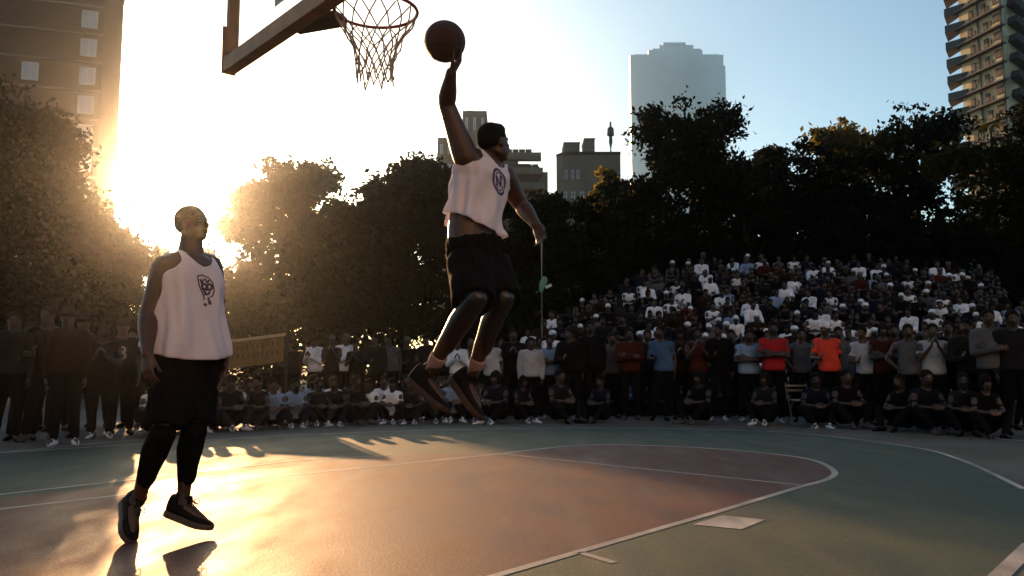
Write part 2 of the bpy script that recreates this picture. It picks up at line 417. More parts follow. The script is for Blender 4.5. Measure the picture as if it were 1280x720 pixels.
# weathered concrete tower with projecting balconies at the right edge
Yt = 140.0
r = empty('balcony_tower', (X(1280, Yt), Yt, 0)); tag(r, 'weathered concrete residential tower with jagged projecting balconies at the upper right edge', 'building')
A = V((X(1213, Yt), Yt, 0)); B = V((X(1268, Yt-9), Yt-9, 0)); Cc = V((X(1330, Yt), Yt-2, 0)); D = V((X(1330, Yt+25), Yt+25, 0)); E_ = V((X(1224, Yt+22), Yt+22, 0))
zt = 78
bm = bmesh.new(); prism(bm, local(r, [(p.x, p.y) for p in (A, B, Cc, D, E_)]), 0, zt); finish('wall', bm, M_conc2, r)
d_ = (B-A).normalized(); n_ = V((d_.y, -d_.x, 0)); ang = math.atan2(d_.y, d_.x); L_ = (B-A).length
fh = 22.6/F*Yt
o_ = V(r.location)
for i in range(25):
    z = zt-1-i*fh
    if z < 10: break
    bm = bmesh.new()
    c = (A+B)/2-o_+n_*.45+V((0, 0, z)); box(bm, c, (L_+1.2, 1.0, .28), rz=ang)
    # pointed corner balcony
    a0 = A-o_
    pts = [(a0.x-1.9, a0.y+1.2), (a0.x+.2, a0.y-1.4), (a0.x+.9, a0.y+.4), (a0.x+.6, a0.y+5)]
    loft(bm, [[V((x, y, z-.14)) for x, y in pts], [V((x, y, z+.14)) for x, y in pts]])
    slab = finish('balcony_slab', bm, M_concd, r)
    bm = bmesh.new()
    pts2 = [(a0.x-1.9, a0.y+1.2), (a0.x+.2, a0.y-1.4), (a0.x+.3, a0.y-1.2), (a0.x-1.6, a0.y+1.2)]
    loft(bm, [[V((x, y, z+.15)) for x, y in pts2], [V((x*1.0, y, z+1.2)) for x, y in pts2]])
    finish('parapet', bm, M_concd, slab)
    for t in (.28, .62):
        bm = bmesh.new(); h = random.uniform(1.3, 1.9)
        c = a0+d_*(L_*t+random.uniform(-.3, .3))+n_*.05+V((0, 0, z+1.3)); box(bm, c, (.9, .16, h), rz=ang); box(bm, c+d_*.9+V((0, 0, random.uniform(-.5, .3))), (.5, .14, .8), rz=ang)
        finish('window', bm, M_dark, r)
    bm = bmesh.new(); c = a0+d_*(L_*.88)+n_*.06+V((0, 0, z+1.75)); box(bm, c, (1.3, .18, 1.3), rz=ang); finish('loggia', bm, M_dark, r)
    # right face balconies
    d2 = (Cc-B).normalized(); n2 = V((d2.y, -d2.x, 0)); b0 = B-o_
    bm = bmesh.new(); c = b0+d2*3.4+n2*.8+V((0, 0, z+.4)); box(bm, c, (4.2, 1.5, 1.2), rot=Matrix.Rotation(math.atan2(d2.y, d2.x), 3, 'Z') @ Matrix.Rotation(.35, 3, 'Y'))
    finish('side_balcony', bm, M_dark, r)
bm = bmesh.new()
for t in (.45, .98): box(bm, A-o_+d_*(L_*t)+n_*.08+V((0, 0, zt/2)), (.22, .2, zt), rz=ang)
finish('drain_pipe', bm, M_concd, r)

# unseen building added behind the camera to bounce sunlight onto the white jerseys
M_bounce = mat('pale_bounce_wall', (.62, .58, .54), rough=.85, noise=(.4, .12))
r = empty('bounce_building', (8, -26, 0)); tag(r, 'added unseen pale building behind the camera bouncing sunlight onto the players', 'building')
bm = bmesh.new(); box(bm, (0, -5, 15), (70, 10, 30)); finish('wall', bm, M_bounce, r)
bm = bmesh.new(); box(bm, (0, -4.9, 30.4), (71, 10.8, .8)); finish('cornice', bm, M_bounce, r)
facade(r, (34, .06), (-34, .06), 1, 29, 8, 14, wfrac=.28, hfrac=.5)
# ------------------------------------------------------------------ trees
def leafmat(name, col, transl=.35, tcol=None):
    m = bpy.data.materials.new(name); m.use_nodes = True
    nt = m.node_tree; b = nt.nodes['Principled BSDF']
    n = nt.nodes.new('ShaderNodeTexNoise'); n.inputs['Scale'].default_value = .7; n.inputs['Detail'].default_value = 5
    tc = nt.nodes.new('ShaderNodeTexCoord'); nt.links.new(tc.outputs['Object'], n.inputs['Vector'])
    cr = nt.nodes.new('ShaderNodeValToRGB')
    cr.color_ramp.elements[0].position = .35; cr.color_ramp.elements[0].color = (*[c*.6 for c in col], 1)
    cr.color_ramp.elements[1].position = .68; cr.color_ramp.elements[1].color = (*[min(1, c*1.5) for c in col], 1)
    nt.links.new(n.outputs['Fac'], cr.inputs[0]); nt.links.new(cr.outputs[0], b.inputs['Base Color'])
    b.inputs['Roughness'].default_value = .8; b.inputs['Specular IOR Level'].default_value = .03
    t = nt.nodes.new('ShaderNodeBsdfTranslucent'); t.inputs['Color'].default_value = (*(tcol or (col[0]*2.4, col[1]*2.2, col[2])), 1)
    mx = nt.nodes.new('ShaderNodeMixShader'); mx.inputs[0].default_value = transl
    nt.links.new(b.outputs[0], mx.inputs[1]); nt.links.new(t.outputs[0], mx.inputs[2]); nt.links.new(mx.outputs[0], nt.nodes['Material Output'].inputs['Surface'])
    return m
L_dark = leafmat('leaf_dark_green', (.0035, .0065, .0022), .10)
L_mid = leafmat('leaf_green', (.006, .0085, .0028), .14)
L_olive = leafmat('leaf_olive', (.020, .020, .006), .25)
L_yel = leafmat('leaf_yellow', (.07, .052, .010), .4, (.26, .19, .03))
L_gold = leafmat('leaf_golden_olive', (.045, .036, .008), .4, (.22, .16, .03))
M_bark = mat('bark', (.016, .012, .009), rough=.9, noise=(3, .3))

def leaf_mesh(name, lobes, n, size, seed, m, gap=.35, cl=26, spread=.55):
    """n leaves in clumps spread through the lobes (cx, cy, cz, rx, ry, rz)"""
    g = np.random.default_rng(seed)
    vol = np.array([l[3]*l[4]*l[5] for l in lobes])**.7; vol /= vol.sum()
    nc = n//cl
    li = g.choice(len(lobes), nc, p=vol)
    d = g.normal(size=(nc, 3)); d /= np.linalg.norm(d, axis=1)[:, None]
    rr = gap+(1-gap)*g.random(nc)**.6
    rr *= 1+.10*g.normal(size=nc)
    lb = np.array(lobes)[li]
    c = lb[:, :3]+d*rr[:, None]*lb[:, 3:]
    cs = spread*(.55+.9*g.random(nc))
    pts = np.repeat(c, cl, 0)+g.normal(size=(nc*cl, 3))*np.repeat(cs, cl)[:, None]*np.array([.55, .55, .4])
    N = len(pts)
    s = size*(.6+.8*g.random(N))
    a = g.normal(size=(N, 3)); a /= np.linalg.norm(a, axis=1)[:, None]
    b = np.cross(a, g.normal(size=(N, 3))); b /= np.linalg.norm(b, axis=1)[:, None]
    nn = np.cross(a, b)
    s1 = s[:, None]
    v = np.empty((N, 4, 3))
    v[:, 0] = pts-a*s1*.6; v[:, 1] = pts+b*s1*.34+nn*s1*.1; v[:, 2] = pts+a*s1*.6; v[:, 3] = pts-b*s1*.34+nn*s1*.1
    me = bpy.data.meshes.new(name)
    me.vertices.add(N*4); me.vertices.foreach_set('co', v.reshape(-1).astype('f'))
    me.loops.add(N*4); me.loops.foreach_set('vertex_index', np.arange(N*4, dtype='i'))
    me.polygons.add(N); me.polygons.foreach_set('loop_start', np.arange(0, N*4, 4, dtype='i')); me.polygons.foreach_set('loop_total', np.full(N, 4, dtype='i'))
    me.materials.append(m); me.update(); me.validate()
    return me
def trunk_mesh(name, H, r0, seed, spread, crown0):
    g = random.Random(seed); bm = bmesh.new()
    tube(bm, [(0, 0, -.3), (0, 0, .3), (g.uniform(-.2, .2), g.uniform(-.2, .2), H*.35), (g.uniform(-.5, .5), g.uniform(-.4, .4), H*.9)], [r0*1.5, r0*1.05, r0*.75, r0*.12], 9)
    for k in range(9):
        z = H*(crown0+.07*k*(1-crown0)*1.2); a = g.uniform(0, 2*PI); l = spread*g.uniform(.6, .95)*(1-.05*k)
        p0 = V((0, 0, z)); p1 = p0+V((math.cos(a)*l*.45, math.sin(a)*l*.45, l*.30)); p2 = p0+V((math.cos(a)*l, math.sin(a)*l, l*.62))
        tube(bm, [p0, p1, p2], [r0*.38, r0*.22, r0*.05], 6)
        for q in range(2):
            a2 = a+g.uniform(-.9, .9); tube(bm, [p1, p1+V((math.cos(a2)*l*.4, math.sin(a2)*l*.4, l*.35))], [r0*.14, r0*.03], 5)
    me = bpy.data.meshes.new(name); bmesh.ops.recalc_face_normals(bm, faces=bm.faces); bm.to_mesh(me); bm.free(); me.materials.append(M_bark)
    return me
def lobes_for(W, H, seed, base=.25, n=22):
    g = random.Random(seed); out = [(0, 0, H*(base+(1-base)*.48), W*.55, W*.5, H*(1-base)*.42)]
    for k in range(n):
        a = 2*PI*k/n*2.4+g.uniform(-.4, .4); zf = g.uniform(.12, .86)
        rad = W*.68*math.sin(PI*(.20+.64*zf))*g.uniform(.70, 1.08)
        s = g.uniform(.20, .34)
        out.append((math.cos(a)*rad, math.sin(a)*rad, H*(base+(1-base)*zf), W*s, W*s, W*s*.8))
    return out
def tree(px, top, Y, Wpx, label, leaf, seed, n=14000, size=None, base=.2, gap=.35, zb=0, name='broadleaf_tree', lean=None, extra=None, spread=None):
    x = X(px, Y); ztop = Zt(top, Y); H = (ztop-zb)*(1.07 if px > 330 else .99); W = Wpx/F*Y/2
    r = empty(name, (x, Y, zb)); tag(r, label, 'tree', 'trees round the court')
    size = size or max(.15, Y*.0058)
    lb = lobes_for(W, H, seed, base)
    if extra: lb = lb+extra(W, H)
    cr = bpy.data.objects.new('crown', leaf_mesh('crown', lb, n, size, seed, leaf, gap, spread=spread or W*.07+.22)); link(cr, r)
    tk = bpy.data.objects.new('trunk', trunk_mesh('trunk', H, max(.18, H*.022), seed, W, base)); link(tk, r)
    return r
# (px, top, Y, width, label, leaf, seed)
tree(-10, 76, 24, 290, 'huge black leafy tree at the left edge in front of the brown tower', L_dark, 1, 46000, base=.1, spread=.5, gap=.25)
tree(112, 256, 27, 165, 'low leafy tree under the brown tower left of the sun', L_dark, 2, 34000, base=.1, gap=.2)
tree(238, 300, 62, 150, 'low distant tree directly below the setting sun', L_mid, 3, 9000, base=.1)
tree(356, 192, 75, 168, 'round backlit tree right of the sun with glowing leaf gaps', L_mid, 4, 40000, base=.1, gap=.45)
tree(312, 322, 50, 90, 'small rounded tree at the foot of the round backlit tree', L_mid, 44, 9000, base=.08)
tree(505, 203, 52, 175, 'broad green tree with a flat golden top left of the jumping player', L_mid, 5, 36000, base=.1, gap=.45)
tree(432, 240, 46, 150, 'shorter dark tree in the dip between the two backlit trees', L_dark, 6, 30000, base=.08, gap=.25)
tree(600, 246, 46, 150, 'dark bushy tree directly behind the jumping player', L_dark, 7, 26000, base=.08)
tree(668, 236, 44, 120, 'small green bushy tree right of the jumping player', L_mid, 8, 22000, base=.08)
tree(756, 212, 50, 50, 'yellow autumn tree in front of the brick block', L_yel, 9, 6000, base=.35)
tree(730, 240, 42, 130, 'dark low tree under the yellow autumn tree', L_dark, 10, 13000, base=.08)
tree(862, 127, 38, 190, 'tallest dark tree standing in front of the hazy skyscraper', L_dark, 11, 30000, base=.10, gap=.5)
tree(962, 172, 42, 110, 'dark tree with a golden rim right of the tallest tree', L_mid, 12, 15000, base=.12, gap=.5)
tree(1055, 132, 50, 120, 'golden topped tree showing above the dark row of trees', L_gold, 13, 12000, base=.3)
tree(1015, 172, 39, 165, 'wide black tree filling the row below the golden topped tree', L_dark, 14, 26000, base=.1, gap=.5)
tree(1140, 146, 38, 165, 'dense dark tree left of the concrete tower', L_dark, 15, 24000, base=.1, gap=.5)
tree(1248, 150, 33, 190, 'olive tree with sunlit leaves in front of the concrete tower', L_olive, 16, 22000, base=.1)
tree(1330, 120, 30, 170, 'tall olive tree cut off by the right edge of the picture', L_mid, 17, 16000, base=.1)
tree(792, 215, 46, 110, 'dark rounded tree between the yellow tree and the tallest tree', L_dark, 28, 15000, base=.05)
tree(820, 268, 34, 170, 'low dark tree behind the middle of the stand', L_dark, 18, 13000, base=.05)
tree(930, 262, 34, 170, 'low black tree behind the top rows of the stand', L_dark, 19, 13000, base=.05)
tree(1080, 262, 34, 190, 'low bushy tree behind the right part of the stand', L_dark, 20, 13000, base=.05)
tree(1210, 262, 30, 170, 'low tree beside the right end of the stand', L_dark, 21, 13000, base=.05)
# shrub belt closing the view under the crowns
def hedge(px0, px1, top, Y, label, seed, leaf=L_dark):
    x0, x1 = X(px0, Y), X(px1, Y); H = Zt(top, Y); g = random.Random(seed); L = x1-x0
    r = empty('hedge', ((x0+x1)/2, Y, 0)); tag(r, label, 'hedge')
    lb = []; k = 0; xx = -L/2
    while xx < L/2:
        h = H*g.uniform(.8, 1.0); lb.append((xx, g.uniform(-1, 1), h*.45, 2.2, 1.6, h*.55)); lb.append((xx, g.uniform(-1, 1), .9, 1.6, 1.4, 1.2)); xx += 1.9
    o = bpy.data.objects.new('foliage', leaf_mesh('foliage', lb, int(L*1000), .2, seed, leaf, .3, spread=.6)); link(o, r)
    bm = bmesh.new(); xx = -L/2
    while xx < L/2:
        tube(bm, [(xx, 0, 0), (xx+g.uniform(-.3, .3), 0, H*.6)], [.1, .04], 6); xx += 1.6
    finish('stems', bm, M_bark, r)
hedge(-60, 240, 345, 30, 'dark hedge behind the standing crowd on the left', 31, L_mid)
hedge(240, 700, 340, 38, 'long dark hedge under the backlit trees', 32)
hedge(690, 1330, 320, 33, 'tall dark hedge at the back of the stand', 33)
# ------------------------------------------------------------------ people: body, clothes, hands, shoes
M_skin = mat('dark_brown_skin', (.048, .021, .013), rough=.46, spec=.38, noise=(6, .12))
M_shirt = mat('white_jersey_cloth', (.86, .80, .88), rough=.8, transl=.45, bump=.6, bscale=16)
M_nylon = mat('black_nylon', (.008, .006, .006), rough=.34, spec=.5, bump=.1, bscale=60)
M_black = mat('black_cloth', (.005, .005, .0055), rough=.9, spec=.04, bump=.2, bscale=90)
M_shoe = mat('black_shoe_knit', (.007, .006, .006), rough=.8, spec=.12, bump=.3, bscale=160)
M_sole = mat('dark_shoe_rubber', (.035, .028, .025), rough=.6)
M_solel = mat('grey_shoe_rubber', (.05, .04, .032), rough=.6)
M_orange = mat('orange_shoe_trim', (.030, .011, .006), rough=.6)
M_lace = mat('shoe_lace', (.05, .045, .04), rough=.8)
M_hair = mat('black_hair', (.006, .005, .0045), rough=.95, spec=.1, bump=.3, bscale=120)
M_sock = mat('pale_mauve_sock', (.30, .19, .17), rough=.9)
M_sock2 = mat('grey_sock', (.05, .04, .042), rough=.9)
M_eye = mat('eye_white', (.16, .15, .14), rough=.35)
M_ink = mat('navy_print', (.035, .03, .14), rough=.7)
M_ink2 = mat('brown_print', (.07, .04, .05), rough=.7)

def lerp(a, b, t): return a+(b-a)*t
def basis(f, up):
    f = f.normalized(); l = up.cross(f).normalized(); u = f.cross(l).normalized()
    return Matrix((f, l, u)).transposed()       # columns: forward, left, up
STN = [(-.13, .10, .085), (-.04, .165, .115), (.08, .178, .125), (.22, .165, .118), (.38, .148, .108), (.55, .162, .118), (.70, .182, .128), (.84, .182, .118), (.93, .140, .092), (1.0, .08, .074)]
class Torso:
    def __init__(s, spine, l0, l1, bulk=1.0, belly=0):
        s.sp = catmull(spine, 12); s.l0 = l0; s.l1 = l1; s.bulk = bulk; s.belly = belly
    def at(s, t):
        n = len(s.sp)-1; x = max(0, min(1, t))*n; i = min(int(x), n-1)
        c = s.sp[i].lerp(s.sp[i+1], x-i)
        d = (s.sp[min(i+3, n)]-s.sp[max(i-3, 0)]).normalized()
        if t < 0: c = s.sp[0]+d*t*(s.sp[-1]-s.sp[0]).length
        if t > 1: c = s.sp[-1]+d*(t-1)*(s.sp[-1]-s.sp[0]).length
        l = s.l0.lerp(s.l1, max(0, min(1, t))); l = (l-d*l.dot(d)).normalized(); f = l.cross(d)
        return c, l, f, d
    def size(s, t):
        for a, b in zip(STN, STN[1:]):
            if t <= b[0]:
                k = max(0, (t-a[0])/(b[0]-a[0])); k = k*k*(3-2*k); w, d = lerp(a[1], b[1], k), lerp(a[2], b[2], k); break
        else: w, d = STN[-1][1:]
        bl = s.belly*math.exp(-((t-.3)/.22)**2)
        return w*s.bulk+bl*.6, d*s.bulk+bl
    def ring(s, t, ease=0, n=28, e=.85, ex=1.0):
        c, l, f, d = s.at(t); w, dd = s.size(t)
        sg = lambda v, p: math.copysign(abs(v)**p, v)
        return [c+l*((w+ease)*ex*sg(math.cos(a), e))+f*((dd+ease)*sg(math.sin(a), e)) for a in [2*PI*k/n for k in range(n)]]

def hand(bm, wrist, elbow, fdir, palm, side, curl=(.3, .35, .25), spread=.12, thumb=.7, s=1.0):
    """wrist point, finger direction, palm normal; side=+1 thumb towards fdir x palm"""
    f = fdir.normalized(); p = (palm-f*palm.dot(f)).normalized(); t = f.cross(p).normalized()*side   # t: thumb side
    kn = wrist+f*.098*s
    rings = []
    for x, w_, h_ in ((-.03, .026, .021), (0, .028, .020), (.03, .038, .019), (.065, .043, .0165), (.098, .042, .014), (.106, .036, .010)):
        c = wrist+f*x*s-p*.002
        rings.append([c+t*(w_*s*math.cos(a))+p*(h_*s*math.sin(a)) for a in [2*PI*k/14 for k in range(14)]])
    loft(bm, rings)
    tips = []
    for k, (off, ln) in enumerate(((.031, .078), (.011, .086), (-.010, .080), (-.030, .064))):
        base = kn+t*off*s-f*.016*s
        d = (f+t*(off/.03)*spread).normalized(); pts = [base-f*.01*s, base+d*.014*s]; ang = 0
        for j, seg in enumerate((.45, .30, .25)):
            ang += curl[j]
            dd = (d*math.cos(ang)+p*math.sin(ang)).normalized(); pts.append(pts[-1]+dd*ln*seg*s)
        tube(bm, pts, [.0095*s, .0098*s, .0088*s, .0082*s, .0070*s], 10, roundcap=True); tips.append(pts[-1])
    b = wrist+f*.022*s+t*.026*s+p*.004
    d1 = (f*math.cos(thumb)+t*math.sin(thumb)+p*.25).normalized(); p1 = b+d1*.042*s
    d2 = (f*math.cos(thumb*.45)+t*math.sin(thumb*.45)+p*.4).normalized(); p2 = p1+d2*.034*s
    d3 = (d2+p*.35).normalized(); p3 = p2+d3*.024*s
    tube(bm, [b-d1*.01, b, p1, p2, p3], [.015*s, .0155*s, .0115*s, .0105*s, .0085*s], 10, roundcap=True)
    return tips

def head(bm, c, fwd, up, s=1.0):
    """c: centre of the skull"""
    B = basis(fwd, up); T = lambda x, y, z: c+B @ (V((x, y, z))*s)
    E = lambda x, y, z, rx, ry, rz: ellipsoid(bm, T(x, y, z), (rx*s, ry*s, rz*s), B, 18, 12)
    E(-.008, 0, .025, .098, .077, .092)
    E(.018, 0, -.035, .072, .062, .072)
    E(.040, 0, -.078, .044, .042, .034)                      # chin and jaw
    for y in (-1, 1):
        E(.010, .046*y, -.055, .045, .022, .035)
        E(.064, .034*y, -.018, .020, .022, .016)             # cheekbones
        E(.074, .030*y, .022, .016, .024, .008)              # brow
        E(-.004, .077*y, -.008, .020, .009, .031)            # ear
    tube(bm, [T(.082, 0, .012), T(.100, 0, -.014), T(.108, 0, -.028)], [.009*s, .011*s, .013*s], 10, roundcap=True)
    for y in (-1, 1): E(.098, .011*y, -.031, .011, .010, .009)
    E(.086, 0, -.052, .014, .026, .0065); E(.085, 0, -.063, .014, .023, .0075)
    return T, B
def foot_mesh(bm, ankle, fwd, up, s=1.0):
    B = basis(fwd, up); T = lambda x, y, z: ankle+B @ (V((x, y, z))*s)
    tube(bm, [T(-.045, 0, -.045), T(.04, 0, -.045), T(.12, 0, -.062), T(.17, 0, -.068)], [.036*s, .040*s, .034*s, .022*s], 12, roundcap=True)

def shoe(parent, ankle, fwd, up, s=1.0, trim=None, vox=.006, laces=True, name='shoe'):
    B = basis(fwd, up); T = lambda x, y, z: ankle+B @ (V((x, y, z))*s)
    bm = bmesh.new()
    st = [(-.078, .022, -.085, .005), (-.070, .032, -.092, .015), (-.045, .039, -.095, .022), (-.01, .041, -.095, .020), (.03, .042, -.095, -.005), (.07, .045, -.095, -.028),
          (.11, .050, -.094, -.043), (.15, .051, -.092, -.052), (.185, .045, -.089, -.057), (.21, .032, -.084, -.062), (.222, .014, -.079, -.068)]
    rings = []
    for x, w_, z0, z1 in st:
        c = (z0+z1)/2; h = (z1-z0)/2
        rings.append([T(x, w_*math.copysign(abs(math.cos(a))**.75, math.cos(a))*(1.0 if math.sin(a) < 0 else 1-.28*math.sin(a)), c+h*math.copysign(abs(math.sin(a))**.85, math.sin(a))) for a in [2*PI*k/20 for k in range(20)]])
    loft(bm, rings)
    tube(bm, [T(-.018, 0, -.05), T(-.012, 0, 0), T(-.006, 0, .035)], [.046*s, .044*s, .041*s], 16)
    tube(bm, [T(.035, 0, -.03), T(.045, 0, .0), T(.040, 0, .030)], [.022*s, .018*s, .012*s], 10, roundcap=True)       # tongue
    o = remesh(name, bm, vox, M_shoe, parent, 3)
    bm = bmesh.new()
    out = [(-.082, .0), (-.076, .024), (-.05, .041), (0, .042), (.05, .043), (.10, .051), (.15, .054), (.19, .046), (.218, .028), (.230, 0)]
    loop = [(x, y) for x, y in out]+[(x, -y) for x, y in out[-2:0:-1]]
    loft(bm, [[T(x, y, -.116+max(0, x-.13)*.16) for x, y in loop], [T(x*1.01, y*1.03, -.10+max(0, x-.13)*.17) for x, y in loop], [T(x, y*.98, -.082+max(0, x-.13)*.12) for x, y in loop]])
    finish('sole', bm, trim or M_sole, o, smooth=False)
    if laces:
        bm = bmesh.new()
        for k in range(5):
            x = .045+k*.020; z = -.006-k*.0088
            tube(bm, [T(x, -.026, z-.008), T(x+.006, 0, z+.008), T(x+.012, .026, z-.008)], .0030, 6)
            tube(bm, [T(x+.012, -.026, z-.009), T(x+.006, 0, z+.010), T(x, .026, z-.007)], .0030, 6)
        for y in (-1, 1):
            tube(bm, catmull([T(.052, 0, .014), T(.075, .018*y, .028), T(.088, .030*y, .010), T(.068, .020*y, .0), T(.052, 0, .012)], 5), .0026, 6)
            tube(bm, catmull([T(.052, 0, .014), T(.082, .008*y, .008), T(.100, .014*y, -.014)], 5), .0026, 6)
        finish('lace', bm, M_lace, o)
    return o

def limb(bm, a, b, prof, seg=16, bend=None):
    """prof: list of (t, radius)"""
    a, b = V(a), V(b); pts = [a.lerp(b, t)+(bend*math.sin(PI*t) if bend else V((0, 0, 0))) for t, _ in prof]
    tube(bm, pts, [r for _, r in prof], seg, roundcap=True)

def build_body(J, skin, vox=.0065, bulk=1.0, belly=0, hand_kw=None, facing=None, parent=None, hs=1.0, arm=1.0, leg=1.0, smooth=3, face=True):
    """J: joints in world space"""
    T_ = Torso(J['spine'], J['l0'], J['l1'], bulk, belly); bm = bmesh.new()
    loft(bm, [T_.ring(t) for t in (-.13, -.09, -.03, .05, .13, .22, .3, .38, .46, .55, .63, .7, .78, .85, .9, .95, 1.0)])
    c, l, f, d = T_.at(.9)
    nb = T_.at(1.0)[0]
    for k in 'LR':
        sh, el, wr = J['sh'+k], J['el'+k], J['wr'+k]
        tube(bm, [nb-d*.01, nb.lerp(sh, .5)-d*.005, sh], [.060*bulk, .060*bulk, .064*arm], 16, roundcap=True)
        tube(bm, [c-d*.04+f*.02, sh.lerp(c, .35)-d*.035+f*.015, sh-d*.01], [.085*bulk, .075*bulk, .055*arm], 16, roundcap=True)
        limb(bm, sh, el, [(0, .064*arm), (.18, .062*arm), (.45, .054*arm), (.75, .046*arm), (1, .041*arm)])
        limb(bm, el, wr, [(0, .041*arm), (.2, .045*arm), (.45, .041*arm), (.8, .030*arm), (1, .0265*arm)])
        hip, kn, an = J['hip'+k], J['kn'+k], J['an'+k]
        limb(bm, hip, kn, [(0, .095*leg), (.3, .088*leg), (.65, .070*leg), (.9, .059*leg), (1, .057*leg)])
        back = J.get('calf'+k, V((0, 0, 0)))
        limb(bm, kn, an, [(0, .055*leg), (.15, .055*leg), (.32, .060*leg), (.55, .052*leg), (.8, .038*leg), (1, .034*leg)], bend=back)
        foot_mesh(bm, an, J['ff'+k], J['fu'+k])
        if hand_kw: hand(bm, wr, el, *J['hd'+k][:2], J['hd'+k][2], s=hs, **J['hd'+k][3])
    hc = J['head']; hf, hu = J['hf'], J['hu']
    tube(bm, [nb-d*.03, nb.lerp(hc, .45), hc-hu*.03-hf*.01], [.076*bulk, .066, .060], 16, roundcap=True)
    T, B = head(bm, hc, hf, hu)
    o = remesh('body', bm, vox, skin, parent, smooth)
    if face:
        for y in (-1, 1):
            bm = bmesh.new(); ellipsoid(bm, T(.070, .031*y, .003), (.0125, .0125, .0115), B, 12, 8); finish('eye', bm, M_eye, parent, True)
    return o, T_, T, B

def drape_push(bm, bvh, gap):
    for v in bm.verts:
        hit = bvh.find_nearest(v.co, .12)
        if hit[0] is None: continue
        p, n, _, dist = hit
        if (v.co-p).dot(n) < gap: v.co = p+n*gap

def tank_top(T_, body, m, parent, hem=lambda a: .06, ease=.03, ext=0, fold=.010, seed=0, arm_t=.80, lim=.56, top=.985, shape=None, J=None):
    tb = bmesh.new(); loft(tb, [T_.ring(t) for t in (-.13, -.03, .05, .13, .22, .3, .38, .46, .55, .63, .7, .78, .85, .9, .95, 1.0)])
    nb = T_.at(1.0)[0]
    if J:
        for k in 'LR': tube(tb, [nb, nb.lerp(J['sh'+k], .5), J['sh'+k]], [.060*T_.bulk, .060*T_.bulk, .062], 16, roundcap=True)
    to = remesh('tmp_torso', tb, .012, m, None, 2)
    bvh = BVHTree.FromPolygons([v.co for v in to.data.vertices], [tuple(p.vertices) for p in to.data.polygons]); bpy.data.objects.remove(to)
    bm = bmesh.new(); M_ = 12; g = random.Random(seed)
    ph = [g.uniform(0, 6.28) for _ in range(6)]
    tlow = [0, .06, .12, .18, .24, .30, .36, .42, .48, .54, .60, .66, .72, .78, .84, .90, .95, 1.0]    # fraction hem -> armpit
    tup = [.12, .24, .36, .48, .6, .72, .84, .93, 1.0]
    def neck(u, front):
        s0 = .38 if front else .66
        return 0 if u <= s0 else .44*math.sqrt((u-s0)/(1-s0))
    grid = {}
    for fr in (1, -1):
        for sd in (1, -1):
            rows = []
            for kind, arr in (('l', tlow), ('u', tup)):
                for q in arr:
                    row = []
                    for j in range(M_+1):
                        s_ = j/M_
                        if kind == 'l':
                            cx = math.sin(s_*PI/2); a = math.acos(cx); ang = a if sd > 0 else PI-a
                            ang = ang if fr > 0 else -ang
                            t = lerp(hem(ang), arm_t, q); u = 0
                            es = ease*(1.25-.75*q)
                        else:
                            u = q; lm = lerp(1.0, lim, min(1, (u*2.0)**.5)); nk = neck(u, fr > 0)
                            cx = lerp(nk, lm, math.sin(s_*PI/2)) ; cx = min(cx, 1)
                            a = math.acos(cx); ang = a if sd > 0 else PI-a; ang = ang if fr > 0 else -ang
                            t = lerp(arm_t, top, u); es = ease*.5
                        c, l, f, d = T_.at(t); w_, dd = T_.size(min(t, arm_t+.02))
                        if u > 0: dd = lerp(dd, .03, u**1.6); w_ = lerp(w_, w_*.96, u)
                        fo = fold*(1-.6*q if kind == 'l' else .25)*(math.sin(ang*7+ph[0]+t*5)+.7*math.sin(ang*13+ph[1]-t*9)+.5*math.sin(ang*4+t*16+ph[2]))
                        if shape: fo += shape(ang, t)
                        x = math.copysign(abs(math.cos(ang))**.85, math.cos(ang)); y = math.copysign(abs(math.sin(ang))**.85, math.sin(ang))
                        row.append(bm.verts.new(c+l*x*(w_+es+fo)+f*y*(dd+es+fo)))
                    rows.append(row)
            for a, b in zip(rows, rows[1:]):
                for j in range(M_): bm.faces.new((a[j], a[j+1], b[j+1], b[j]))
    bmesh.ops.remove_doubles(bm, verts=bm.verts, dist=.0005)
    bmesh.ops.recalc_face_normals(bm, faces=bm.faces)
    drape_push(bm, bvh, .007)
    bmesh.ops.subdivide_edges(bm, edges=bm.edges, cuts=1, use_grid_fill=True, smooth=.3)
    g2 = [g.uniform(0, 6) for _ in range(3)]
    drape_push(bm, bvh, .006)
    me = bpy.data.meshes.new('jersey'); bm.to_mesh(me); bm.free()
    o = bpy.data.objects.new('tmp', me); COL.objects.link(o)
    s = o.modifiers.new('s', 'SMOOTH'); s.iterations = 2; s.factor = .4
    k = o.modifiers.new('k', 'SOLIDIFY'); k.thickness = .003; k.offset = 1
    me2 = evaluated_mesh(o, 'jersey'); bpy.data.objects.remove(o)
    me2.materials.clear(); me2.materials.append(m)
    for p in me2.polygons: p.use_smooth = True
    return link(bpy.data.objects.new('jersey', me2), parent)

def shorts(T_, J, m, parent, waist=.2, length=.85, flare=.115, vox=.009, grow=1.0, out=(None, None)):
    bm = bmesh.new()
    loft(bm, [T_.ring(t, e) for t, e in ((-.14, .015), (-.06, .018), (.04, .016), (waist*.7, .013), (waist, .010))])
    for k in 'LR':
        hip, kn = J['hip'+k], J['kn'+k]; d = (kn-hip)
        pts = [hip+d*x for x in (-.08, .15, .4, .65, length)]
        tube(bm, pts, [.128*grow, .126*grow, .120*grow, .120*grow, flare], 22)
    o = remesh('shorts', bm, vox, m, parent, 4)
    # cloth folds
    for v in o.data.vertices:
        c = v.co; a = math.sin(c.x*55+c.z*9)+math.sin(c.y*48+c.x*20+1)
        v.co += v.normal*(.0045*a+.003*math.sin(c.x*120+c.z*35))
    return o

